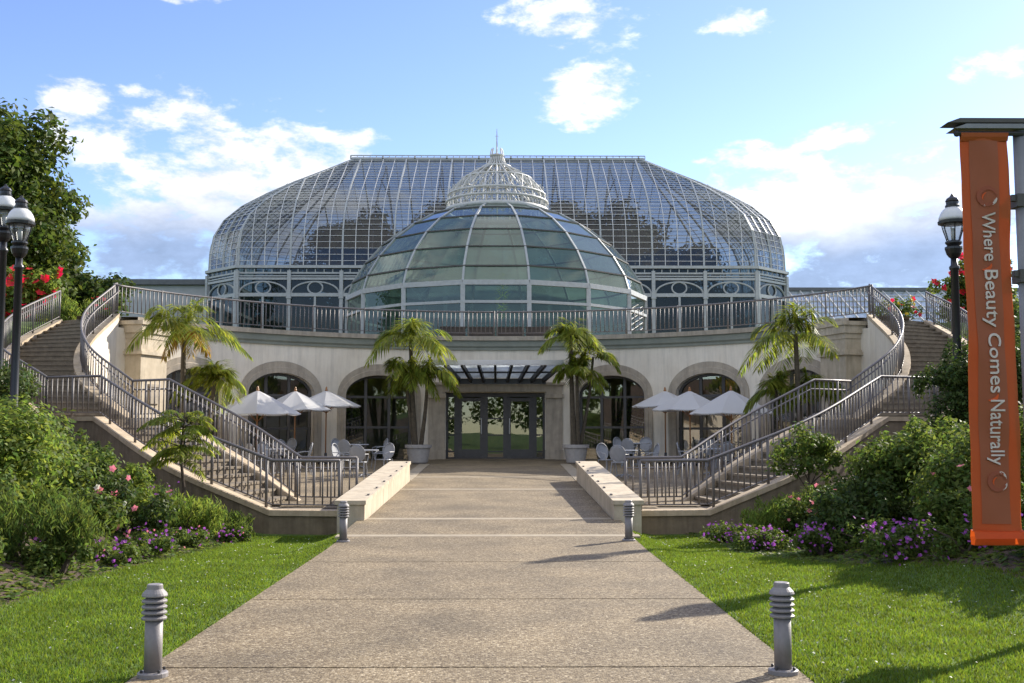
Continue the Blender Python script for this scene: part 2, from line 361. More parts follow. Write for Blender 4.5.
def catmull(P, n):
    P = [Vector(p) for p in P]; out = []
    Q = [P[0] * 2 - P[1]] + P + [P[-1] * 2 - P[-2]]
    for i in range(1, len(Q) - 2):
        a, b, c, d = Q[i - 1], Q[i], Q[i + 1], Q[i + 2]
        for k in range(n):
            t = k / n
            out.append(0.5 * ((2 * b) + (c - a) * t + (2 * a - 5 * b + 4 * c - d) * t * t + (3 * b - a - 3 * c + d) * t ** 3))
    out.append(P[-1]); return out

# ------------------------------------------------------------------ foliage helpers
def unit(n):
    d = RNG.normal(size=(n, 3)); return d / np.linalg.norm(d, axis=1, keepdims=True)
def leaf_verts(pts, nrm, size, aspect=0.5, jit=0.35, droop=0.0):
    """Diamond leaves (4 corners each), slightly folded, at pts facing nrm."""
    n = len(pts)
    nrm = nrm / np.maximum(1e-9, np.linalg.norm(nrm, axis=1, keepdims=True))
    t = np.cross(nrm, unit(n)); t /= np.maximum(1e-9, np.linalg.norm(t, axis=1, keepdims=True))
    t[:, 2] -= droop; t /= np.linalg.norm(t, axis=1, keepdims=True)
    b = np.cross(nrm, t)
    s = size * (1 + jit * (RNG.random(n) * 2 - 1))
    L = t * s[:, None] * .5; W = b * s[:, None] * aspect * .5; F = nrm * s[:, None] * .10
    v = np.empty((n, 4, 3)); v[:, 0] = pts - L; v[:, 1] = pts + W + F; v[:, 2] = pts + L; v[:, 3] = pts - W + F
    return v.reshape(-1, 3)
def clump_points(clumps, n, shell=0.45):
    c = np.array(clumps); w = (c[:, 3] * c[:, 4] * c[:, 5]) ** (2 / 3); w /= w.sum()
    i = RNG.choice(len(c), n, p=w); d = unit(n)
    r = shell + (1 - shell) * RNG.random(n) ** 0.6
    p = c[i, :3] + d * r[:, None] * c[i, 3:6] * (1 + .16 * RNG.normal(size=(n, 1)))
    return p, d
def make_clumps(cx, cy, cz, rx, ry, rz, k, cr, low=-0.7):
    out = []
    while len(out) < k:
        d = unit(1)[0]
        if d[2] < low: continue
        s = .45 + .5 * random.random()
        q = cr * (.7 + .6 * random.random())
        out.append((cx + d[0] * rx * s, cy + d[1] * ry * s, cz + d[2] * rz * s, q, q, q * .8))
    return out
def foliage(name, clumps, n, size, m, parent, aspect=.5, up=.4, droop=0.0, shell=.45):
    p, d = clump_points(clumps, n, shell)
    nr = d * .7 + unit(n) * .7; nr[:, 2] += up
    return np_obj(name, leaf_verts(p, nr, size, aspect, droop=droop), n, 4, m, parent)
def petals(name, pts, size, m, parent, k=5):
    """Open flowers: k petals each around a centre, facing outward."""
    pts = np.array(pts); vs = []
    for p in pts:
        nrm = unit(1)[0] * .6 + np.array((0, -.6, .6)); nrm /= np.linalg.norm(nrm)
        t = np.cross(nrm, unit(1)[0]); t /= np.linalg.norm(t); b = np.cross(nrm, t)
        s = size * (.8 + .4 * random.random())
        for j in range(k):
            a = 2 * PI * j / k; da = PI / k * .95
            d0 = t * math.cos(a) + b * math.sin(a); dl = t * math.cos(a - da) + b * math.sin(a - da); dr = t * math.cos(a + da) + b * math.sin(a + da)
            vs += [p, p + dl * s * .38 + nrm * s * .1, p + d0 * s * .55 + nrm * s * .16, p + dr * s * .38 + nrm * s * .1]
    v = np.array(vs); return np_obj(name, v, len(v) // 4, 4, m, parent)
def frond_verts(base, az, length, elev, droop, llen, nst=28, width=.05, hang=.5):
    out = []; h = np.array((math.cos(az), math.sin(az), 0.0)); side = np.array((-math.sin(az), math.cos(az), 0.0)); base = np.array(base)
    def P(u): return base + h * length * (u * math.cos(elev) - .12 * u * u * (droop > .4)) + np.array((0, 0, length * (u * math.sin(elev) - droop * u * u)))
    for i in range(nst):
        u = .10 + .90 * i / (nst - 1); p = P(u); tg = P(u + .02) - P(u - .02); tg /= np.linalg.norm(tg)
        l = llen * (math.sin(PI * (.12 + .80 * u)) * .85 + .15)
        for s in (-1, 1):
            d = side * s * .8 + tg * (.45 + .35 * u) + np.array((0, 0, -.12 - hang * random.random() * .6)) + unit(1)[0] * .12
            d /= np.linalg.norm(d); w = np.cross(d, np.array((0, 0, 1.0))); w = w / max(1e-6, np.linalg.norm(w)) * width / 2
            mid = p + d * l * .5; tip = p + d * l + np.array((0, 0, -hang * l * .45))
            out += [p, mid - w, tip, mid + w]
    # the midrib as a thin folded strip
    q = [P(i / 10) for i in range(11)]
    for a, b in zip(q[:-1], q[1:]):
        out += [a - side * .008, a + side * .008, b + side * .006, b - side * .006]
    return out
# ------------------------------------------------------------------ layout
CY, RW = 27.7, 12.4                        # the sunken court: centre on the axis and radius of its curved wall
TZ = 5.15                                  # terrace level
def ramp(y): return 0.0 if y < 16.3 else 0.029 * (y - 16.3)
def onarc(phi, r, z=0.0): a = R_(phi); return Vector((r * math.sin(a), CY + r * math.cos(a), z))
BASE_Z, LAND_Z = 0.13, 1.93
# plan curves of the stairs (right-hand side; mirrored for the left)
I_pts = [[(2.8, 23.2), (4.0, 23.5)], [(4.0, 23.5), (5.55, 25.05), (7.7, 26.6)], [(7.7, 26.6), (8.8, 27.3)], [(8.8, 27.3), (10.4, 28.6), (11.3, 30.6), (11.3, 33.0)]]
O_pts = [[(2.8, 20.5), (4.1, 20.7)], [(4.1, 20.7), (6.5, 22.2), (8.9, 24.8)], [(8.9, 24.8), (10.4, 25.5)], [(10.4, 25.5), (12.7, 27.9), (13.75, 31.2), (13.9, 34.9)]]
Z_seg = [(BASE_Z, BASE_Z), (BASE_Z, LAND_Z), (LAND_Z, LAND_Z), (LAND_Z, TZ)]
def resample(P, n):
    P = [Vector((p[0], p[1], 0)) for p in P]
    Q = catmull(P, 12) if len(P) > 2 else P
    d = [0]
    for a, b in zip(Q[:-1], Q[1:]): d.append(d[-1] + (b - a).length)
    out = []
    for i in range(n + 1):
        t = d[-1] * i / n; k = 0
        while k < len(d) - 2 and d[k + 1] < t: k += 1
        f = (t - d[k]) / max(1e-9, d[k + 1] - d[k]); out.append(Q[k].lerp(Q[k + 1], min(1, max(0, f))))
    return out
NSEG = [2, 24, 2, 24]
I_cur = [resample(p, n) for p, n in zip(I_pts, NSEG)]
O_cur = [resample(p, n) for p, n in zip(O_pts, NSEG)]
def zl(seg, i): a, b = Z_seg[seg]; return a + (b - a) * i / NSEG[seg]

# region of the court (low floor): bounded by the middle of the stairs, the wall and the rooms behind it
mid = [(a + b) / 2 for s in range(4) for a, b in zip(I_cur[s], O_cur[s])]
court = [(p.x, p.y) for p in mid] + [(13.0, 36.0), (11.5, 48.0)]
court = court + [(-x, y) for x, y in reversed(court)]
def inside(x, y, poly=court):
    c = False; j = len(poly) - 1
    for i in range(len(poly)):
        xi, yi = poly[i]; xj, yj = poly[j]
        if (yi > y) != (yj > y) and x < (xj - xi) * (y - yi) / (yj - yi) + xi: c = not c
        j = i
    return c
def bed_edge(x, y):
    if x < 0: return 4.25 + .25 * math.sin(y * .7) * .5 + (.3 if y > 17 else 0) * 0
    return 5.35 - 1.7 * smooth01((y - 9.8) / 6.6) + .12 * math.sin(y * 1.1)
def H(x, y):
    a = abs(x)
    dip = -0.26 * smooth01((y - 12.5) / 7.5) * smooth01((a - 2.15) / .8)
    t = a - 4.2
    bank = 0.345 * (0 if t < 0 else (t * t / 1.2 if t < .6 else t - .3))
    if y < 8: bank *= smooth01((y + 10) / 18)
    up = 0.30 * max(0.0, y - 28.5) * smooth01((a - 8) / 3)
    h = dip + bank * .98 + up + .03 * math.sin(x * 1.7 + y) * smooth01(t)
    h = min(h, 5.12)
    if y > 34.7: h = 5.12
    return h

def build_ground():
    mats = bpy.data.materials.new('ground_soil_and_lawn'); mats.use_nodes = True
    nt = mats.node_tree; N = nt.nodes; L = nt.links; b = N['Principled BSDF']; b.inputs['Roughness'].default_value = .95
    at = N.new('ShaderNodeAttribute'); at.attribute_name = 'bed'
    tc = N.new('ShaderNodeTexCoord'); n1 = N.new('ShaderNodeTexNoise'); n1.inputs['Scale'].default_value = 2.2; n1.inputs['Detail'].default_value = 8
    n2 = N.new('ShaderNodeTexNoise'); n2.inputs['Scale'].default_value = 45; n2.inputs['Detail'].default_value = 4
    L.new(tc.outputs['Object'], n1.inputs['Vector']); L.new(tc.outputs['Object'], n2.inputs['Vector'])
    g = N.new('ShaderNodeValToRGB'); g.color_ramp.elements[0].color = (.045, .085, .010, 1); g.color_ramp.elements[1].color = (.095, .16, .02, 1)
    s = N.new('ShaderNodeValToRGB'); s.color_ramp.elements[0].color = (.03, .02, .014, 1); s.color_ramp.elements[1].color = (.12, .08, .055, 1)
    for r in (g, s): r.color_ramp.elements[0].position = .3; r.color_ramp.elements[1].position = .7
    L.new(n1.outputs['Fac'], g.inputs['Fac']); L.new(n2.outputs['Fac'], s.inputs['Fac'])
    mx = N.new('ShaderNodeMix'); mx.data_type = 'RGBA'
    ad = N.new('ShaderNodeMath'); ad.operation = 'MULTIPLY_ADD'; ad.inputs[1].default_value = .5; L.new(n2.outputs['Fac'], ad.inputs[0]); L.new(at.outputs['Fac'], ad.inputs[2])
    st = N.new('ShaderNodeMapRange'); st.inputs['From Min'].default_value = .68; st.inputs['From Max'].default_value = .82; L.new(ad.outputs[0], st.inputs['Value'])
    L.new(st.outputs[0], mx.inputs[0]); L.new(g.outputs[0], mx.inputs[6]); L.new(s.outputs[0], mx.inputs[7]); L.new(mx.outputs[2], b.inputs['Base Color'])
    bp = N.new('ShaderNodeBump'); bp.inputs['Strength'].default_value = .6; bp.inputs['Distance'].default_value = .03; L.new(n2.outputs['Fac'], bp.inputs['Height']); L.new(bp.outputs[0], b.inputs['Normal'])
    xs = [-2500, -900, -400, -180, -90, -60, -40, -32, -26, -22] + [round(-20 + .25 * i, 3) for i in range(161)] + [22, 26, 32, 40, 60, 90, 180, 400, 900, 2500]
    ys = [-2500, -800, -300, -120, -60, -35, -20, -10, -4, 0, 2, 4] + [round(5 + .25 * i, 3) for i in range(185)] + [53, 58, 66, 80, 100, 150, 300, 700, 1500, 3000]
    mb = MB(); bed = []
    rows = []
    for y in ys:
        r = []
        for x in xs:
            if abs(x) < 2.2 and y < 21: z = ramp(y) - .14
            elif inside(x, y): z = ramp(y) - .09
            else: z = H(x, y)
            r.append((x, y, z))
            e = bed_edge(x, y); t = (abs(x) - e)
            k = smooth01(.5 + t / .25) if y > 8.5 else 0.0
            if y > 34.5 or (abs(x) > 12 and y > 29): k = 0
            bed.append(k)
        rows.append(r)
    mb.grid(rows)
    o = struct(obj('ground', mb, mats))
    a = o.data.attributes.new('bed', 'FLOAT', 'POINT'); a.data.foreach_set('value', bed)
    o.data.polygons.foreach_set('use_smooth', [True] * len(o.data.polygons))
    return o
build_ground()

# ---- path: exposed-aggregate slabs with open joints, pale concrete bands on the ramp
def aggregate(name, warm=1.0):
    m = bpy.data.materials.new(name); m.use_nodes = True; nt = m.node_tree; N = nt.nodes; L = nt.links; b = N['Principled BSDF']; b.inputs['Roughness'].default_value = .8
    tc = N.new('ShaderNodeTexCoord'); vo = N.new('ShaderNodeTexVoronoi'); vo.inputs['Scale'].default_value = 62; vo.inputs['Randomness'].default_value = 1
    L.new(tc.outputs['Object'], vo.inputs['Vector'])
    rp = N.new('ShaderNodeValToRGB'); rp.color_ramp.interpolation = 'LINEAR'
    sp = N.new('ShaderNodeSeparateColor'); L.new(vo.outputs['Color'], sp.inputs[0]); L.new(sp.outputs[0], rp.inputs['Fac'])
    cols = [(0, (.075, .05, .024)), (.3, (.14, .102, .054)), (.6, (.195, .148, .084)), (.85, (.255, .20, .12)), (1, (.39, .325, .22))]
    e = rp.color_ramp.elements; e[0].position = 0; e[0].color = (*cols[0][1], 1); e[1].position = 1; e[1].color = (*cols[-1][1], 1)
    for p, c in cols[1:-1]: q = e.new(p); q.color = (*c, 1)
    n = N.new('ShaderNodeTexNoise'); n.inputs['Scale'].default_value = .9; n.inputs['Detail'].default_value = 6; L.new(tc.outputs['Object'], n.inputs['Vector'])
    mr = N.new('ShaderNodeMapRange'); mr.inputs['From Min'].default_value = .3; mr.inputs['From Max'].default_value = .7; mr.inputs['To Min'].default_value = .70; mr.inputs['To Max'].default_value = 1.25; L.new(n.outputs['Fac'], mr.inputs['Value'])
    h = N.new('ShaderNodeHueSaturation'); L.new(rp.outputs[0], h.inputs['Color']); L.new(mr.outputs[0], h.inputs['Value']); h.inputs['Saturation'].default_value = 1.0 * warm
    L.new(h.outputs[0], b.inputs['Base Color'])
    bp = N.new('ShaderNodeBump'); bp.inputs['Strength'].default_value = .55; bp.inputs['Distance'].default_value = .008; L.new(vo.outputs['Distance'], bp.inputs['Height']); bp.invert = True; L.new(bp.outputs[0], b.inputs['Normal'])
    return m
M['agg'] = aggregate('exposed_aggregate')
def slab(name, x0, x1, y0, y1, m, lift=0.0, n=2, bow=0.0):
    """One paving slab, 0.2 m thick; bow curves its front and back edges toward the door at the middle."""
    mb = MB(); cols = 12 if bow else 2; top = []; bot = []
    for j in range(n + 1):
        f = j / n; rt = []; rb = []
        for i in range(cols + 1):
            u = i / cols; x = x0 + (x1 - x0) * u; y = y0 + (y1 - y0) * f + bow * (1 - (2 * u - 1) ** 2)
            rt.append((x, y, ramp(y) + lift)); rb.append((x, y, ramp(y) + lift - .2))
        top.append(rt); bot.append(rb)
    mb.grid(top); mb.grid([r[::-1] for r in bot])
    for a, b in ((top[0], bot[0]), (bot[-1], top[-1])): mb.grid([b, a])
    mb.grid([[r[0] for r in top], [r[0] for r in bot]]); mb.grid([[r[-1] for r in bot], [r[-1] for r in top]])
    return struct(obj(name, mb, m))
PW = 2.22
cuts = [-14, -10.9, -7.8, -4.7, -1.6, 1.5, 4.6, 7.72, 10.85, 13.95, 17.1]
for a, b in zip(cuts[:-1], cuts[1:]):
    slab('path', -PW, PW, a + .015, b - .015, M['agg'])
M['band'] = mat('pale_concrete_band', (0.31, 0.26, 0.185), .85, .15, 5, .15, 60)
for y0, y1, w0, nm in ((17.1, 17.38, 2.35, 'b'), (17.38, 19.55, 2.3, 's'), (19.55, 19.83, 2.16, 'b'), (19.83, 26.1, 2.155, 's'), (26.1, 26.38, 2.155, 'b'), (26.38, 30.3, 2.155, 's'), (30.3, 30.6, 2.155, 'b'), (30.6, 40.25, 2.155, 's')):
    slab('path_band' if nm == 'b' else 'path', -w0, w0, y0 + .004, y1 - .004, M['band'] if nm == 'b' else M['agg'], n=6)
for s in (-1, 1):
    slab('path_edge_band', s * 2.50 if s < 0 else 2.16, -2.16 if s < 0 else 2.50, 28.98, 36.6, M['band'], .01, n=3)

def build_floor():
    mb = MB(); k = .3
    ix = [round(-13.5 + k * i, 3) for i in range(91)]; iy = [round(20.6 + k * i, 3) for i in range(67)]
    for y in iy:
        for x in ix:
            if y > 40.7 or not inside(x + k / 2, y + k / 2): continue
            if abs(x + k / 2) < 2.1: continue
            mb.add([(x, y, ramp(y) - .012), (x + k, y, ramp(y) - .012), (x + k, y + k, ramp(y + k) - .012), (x, y + k, ramp(y + k) - .012)], [(0, 1, 2, 3)])
    struct(obj('courtyard_floor', mb, M['agg']))
build_floor()

# ---- parapets beside the ramp
def parapet(s, label):
    t = thing('ramp_parapet', label, 'low wall', (s * 2.4, 24, 0), 'low walls along the ramp')
    y0, y1 = 19.4, 28.95; mb = MB(); cp = MB()
    z0, z1 = .36, .80
    def pt(x, y, dz): f = (y - y0) / (y1 - y0); return (s * x, y, z0 + (z1 - z0) * f + dz)
    rows = [[(s * 2.18, y0, -.35), (s * 2.18, y1, -.1)], [pt(2.18, y0, 0), pt(2.18, y1, 0)], [pt(2.66, y0, 0), pt(2.66, y1, 0)], [(s * 2.66, y0, -.35), (s * 2.66, y1, -.1)]]
    mb.grid(rows); mb.add([r[0] for r in rows], [(0, 1, 2, 3)]); mb.add([r[1] for r in rows], [(3, 2, 1, 0)])
    obj('wall', mb, M['stone'], t)
    n = 6
    for i in range(n):
        cp = MB(); a = y0 - .04 + (y1 - y0 + .08) * i / n + .006; b = y0 - .04 + (y1 - y0 + .08) * (i + 1) / n - .006
        q = [pt(x, y, dz) for dz in (.003, .075) for x, y in ((2.155, a), (2.70, a), (2.70, b), (2.155, b))]
        cp.add(q, [(3, 2, 1, 0), (4, 5, 6, 7), (0, 1, 5, 4), (1, 2, 6, 5), (2, 3, 7, 6), (3, 0, 4, 7)])
        obj('coping', cp, M['stone'], t)
    for i in range(7):                              # small dark skate stops on the coping's inner edge
        y = y0 + .9 + (y1 - y0 - 1.4) * i / 6; bm = MB(); p = pt(2.22, y, .085)
        bm.box(p, (.035, .16, .03)); obj('skate_stop', bm, M['rail'], t)
parapet(-1, 'sloping sandstone parapet on the shrub side left of the entrance ramp, sunlit inner face')
parapet(1, 'sloping sandstone parapet right of the entrance ramp, shading the paving beside it')

# ---- curved stairs
def stairs(s, label):
    t = thing('curved_stairway', label, 'stairs', (s * 8, 25, 0), 'curved stairways round the court')
    def P(v, z): return (s * v.x, v.y, z)
    for seg, nst, nm in ((1, 12, 'lower_flight'), (3, 21, 'upper_flight')):
        mb = MB(); Ic = resample(I_pts[seg], nst); Oc = resample(O_pts[seg], nst); z0, z1 = Z_seg[seg]; h = (z1 - z0) / nst
        for i in range(nst):
            z = z0 + h * i - (.001 if i == 0 else 0)
            e = .025                                         # nosing
            di = (Ic[i + 1] - Ic[i]).normalized() * e; do = (Oc[i + 1] - Oc[i]).normalized() * e
            q = [P(Ic[i] , -.4), P(Oc[i], -.4), P(Oc[i + 1], -.4), P(Ic[i + 1], -.4), P(Ic[i], z - .05), P(Oc[i], z - .05), P(Oc[i + 1], z - .05), P(Ic[i + 1], z - .05)]
            mb.add(q, [(0, 1, 5, 4), (1, 2, 6, 5), (3, 0, 4, 7)])
            q = [P(Ic[i] - di, z - .05), P(Oc[i] - do, z - .05), P(Oc[i + 1], z - .05), P(Ic[i + 1], z - .05), P(Ic[i] - di, z), P(Oc[i] - do, z), P(Oc[i + 1], z), P(Ic[i + 1], z)]
            mb.add(q, [(0, 1, 5, 4), (4, 5, 6, 7), (0, 3, 2, 1), (1, 2, 6, 5), (3, 0, 4, 7)])
        obj(nm, mb, M['step'], t)
    for seg, nm in ((0, 'bottom_landing'), (2, 'landing')):
        mb = MB(); z = Z_seg[seg][0] + .001; a, b = I_cur[seg], O_cur[seg]
        n = len(a) - 1
        for i in range(n):
            q = [P(a[i], -.4), P(b[i], -.4), P(b[i + 1], -.4), P(a[i + 1], -.4), P(a[i], z), P(b[i], z), P(b[i + 1], z), P(a[i + 1], z)]
            mb.add(q, [(0, 1, 5, 4), (4, 5, 6, 7), (1, 2, 6, 5), (3, 0, 4, 7), (2, 3, 7, 6)])
        obj(nm, mb, M['step'], t)
    # stringers: wall face + sloping coping
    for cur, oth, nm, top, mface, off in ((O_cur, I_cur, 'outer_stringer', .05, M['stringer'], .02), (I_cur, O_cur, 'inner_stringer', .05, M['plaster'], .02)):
        pts = []; zs = []; oo = []
        for seg in range(4):
            for i in range(NSEG[seg] + 1):
                if seg and i == 0: continue
                pts.append(cur[seg][i]); zs.append(zl(seg, i)); oo.append((oth[seg][i] - cur[seg][i]).normalized())
        low = []; hi = []; c0 = []; c1 = []; c2 = []; c3 = []
        for p, z, o in zip(pts, zs, oo):
            a = p - o * off; b = p + o * .30
            low.append(P(a, -.5)); hi.append(P(a, z + top - .10))
            c0.append(P(a - o * .04, z + top - .10)); c1.append(P(a - o * .04, z + top)); c2.append(P(b, z + top)); c3.append(P(b, z - .12))
        fm = MB(); fm.grid([low, hi]); fm.add([low[0], P(pts[0] + oo[0] * .30, -.5), P(pts[0] + oo[0] * .3, zs[0] - .0), hi[0]], [(0, 1, 2, 3)])
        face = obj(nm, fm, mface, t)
        cm = MB(); cm.grid([c0, c1, c2, c3]); cm.grid([hi, c0]); cm.add([c0[0], c1[0], c2[0], c3[0]], [(0, 1, 2, 3)]); cm.add([c0[-1], c1[-1], c2[-1], c3[-1]], [(3, 2, 1, 0)])
        obj('coping', cm, M['tan_coping'], face)
    # end wall of the bottom landing, towards the ramp
    mb = MB(); z = BASE_Z + .045
    mb.add([P(Vector((2.72, 20.46, 0)), -.5), P(Vector((2.72, 23.24, 0)), -.5), P(Vector((2.72, 23.24, 0)), z), P(Vector((2.72, 20.46, 0)), z), P(Vector((2.80, 20.46, 0)), z), P(Vector((2.80, 23.24, 0)), z)], [(0, 1, 2, 3), (3, 2, 5, 4)])
    obj('end_wall', mb, M['tan_coping'], t)
    a, b = I_cur[3][-1], O_cur[3][-1]; d = Vector((.12, .55, 0)); mb = MB()
    q = [P(p, z) for z in (4.4, TZ - .003) for p in (a, b, b + d, a + d)]
    mb.add(q, [(3, 2, 1, 0), (4, 5, 6, 7), (0, 1, 5, 4), (1, 2, 6, 5), (2, 3, 7, 6), (3, 0, 4, 7)]); obj('top_step', mb, M['step'], t)
    # cheek of the top: low sloping stone curb wall carrying the outer rail
    return t
stairs(-1, 'curved stone stairway climbing past the pair of black lamps to the terrace')
stairs(1, 'curved stone stairway climbing behind the orange banner to the terrace')

# ---- railings: every baluster a part
bal_me = {}
def bal_mesh(kind, r, h, n):
    if kind in bal_me: return bal_me[kind]
    mb = MB(); mb.lathe([(r, 0), (r, h)], n=n)
    me = bpy.data.meshes.new(kind); me.from_pydata(mb.v, [], mb.f); me.update(); me.materials.append(M['rail'])
    me.polygons.foreach_set('use_smooth', [len(p.vertices) == 4 for p in me.polygons])
    bal_me[kind] = me; return me
def railing(name, label, group, pts, hgt=.92, gap=.162, post_every=9, hand=None, base=.06, rb=.016):
    """pts: dense 3-D line at the foot of the rail. hand: sideways offset of a second handrail."""
    pts = [Vector(p) for p in pts]
    mx = sum(pts, Vector()) / len(pts)
    t = thing(name, label, 'railing', (pts[0].x, pts[0].y, pts[0].z), group)
    up = Vector((0, 0, 1))
    mb = MB(); mb.tube([p + up * hgt for p in pts], .030, 8); obj('top_rail', mb, M['rail'], t, smooth=True)
    mb = MB(); mb.tube([p + up * (base + .04) for p in pts], .016, 6); obj('bottom_rail', mb, M['rail'], t, smooth=True)
    if hand:
        hp = []
        for i, p in enumerate(pts):
            d = (pts[min(i + 1, len(pts) - 1)] - pts[max(i - 1, 0)]); d.z = 0; d.normalize(); n = Vector((-d.y, d.x, 0))
            hp.append(p + n * hand + up * (hgt - .22))
        mb = MB(); mb.tube(hp, .02, 8); obj('handrail', mb, M['rail'], t, smooth=True)
    d = [0]
    for a, b in zip(pts[:-1], pts[1:]): d.append(d[-1] + (b - a).length)
    n = max(2, round(d[-1] / gap)); k = 0; loc = root_loc(t)
    for i in range(n + 1):
        s = d[-1] * i / n
        while k < len(d) - 2 and d[k + 1] < s: k += 1
        p = pts[k].lerp(pts[k + 1], (s - d[k]) / max(1e-9, d[k + 1] - d[k]))
        post = i % post_every == 0 or i == n
        me = bal_mesh('post', .029, hgt, 8) if post else bal_mesh('baluster', rb, hgt - base - .06, 6)
        o = bpy.data.objects.new('post' if post else 'baluster', me); C.objects.link(o); o.parent = t
        o.location = p + (Vector() if post else up * (base + .03)) - loc
    return t
def rail_line(cur, oth, segs, s, inset, dz):
    out = []
    for seg in segs:
        for i in range(NSEG[seg] + 1):
            if out and i == 0: continue
            p = cur[seg][i]; o = (oth[seg][i] - p).normalized(); q = p + o * inset
            out.append((s * q.x, q.y, zl(seg, i) + dz))
    return out
for s, where, whr2 in ((-1, 'beside the pink hibiscus bed', 'below the big tree'), (1, 'behind the small round tree', 'behind the orange banner')):
    G = 'railings of the curved stairs'
    railing('stair_railing', 'grey steel railing on the outer edge of the lower flight, ' + where, G, rail_line(O_cur, I_cur, (0, 1, 2), s, .12, .045))
    railing('stair_railing', 'grey steel railing on the outer edge of the upper flight, ' + whr2, G, rail_line(O_cur, I_cur, (3,), s, .12, .045), hand=-.09 * s)
    railing('stair_railing', 'grey steel railing on the court edge of the lower flight ' + ('before the left umbrellas' if s < 0 else 'before the right umbrellas'), G, rail_line(I_cur, O_cur, (0, 1, 2), s, .12, .045), hand=.09 * s)
    railing('stair_railing', 'grey railing curving up the court edge of the upper flight ' + ('on the big tree side' if s < 0 else 'on the banner side'), G, rail_line(I_cur, O_cur, (3,), s, .12, .045), hand=.09 * s)
    arc = [onarc(s * (65.6 * (1 - i / 40) + .25 * i / 40), RW + .12, TZ + .02) for i in range(41)]
    railing('terrace_railing', 'dark picket railing along the ' + ('left' if s < 0 else 'right') + ' half of the curved terrace edge', 'railings of the terrace', arc, hgt=.88, gap=.158, post_every=12)
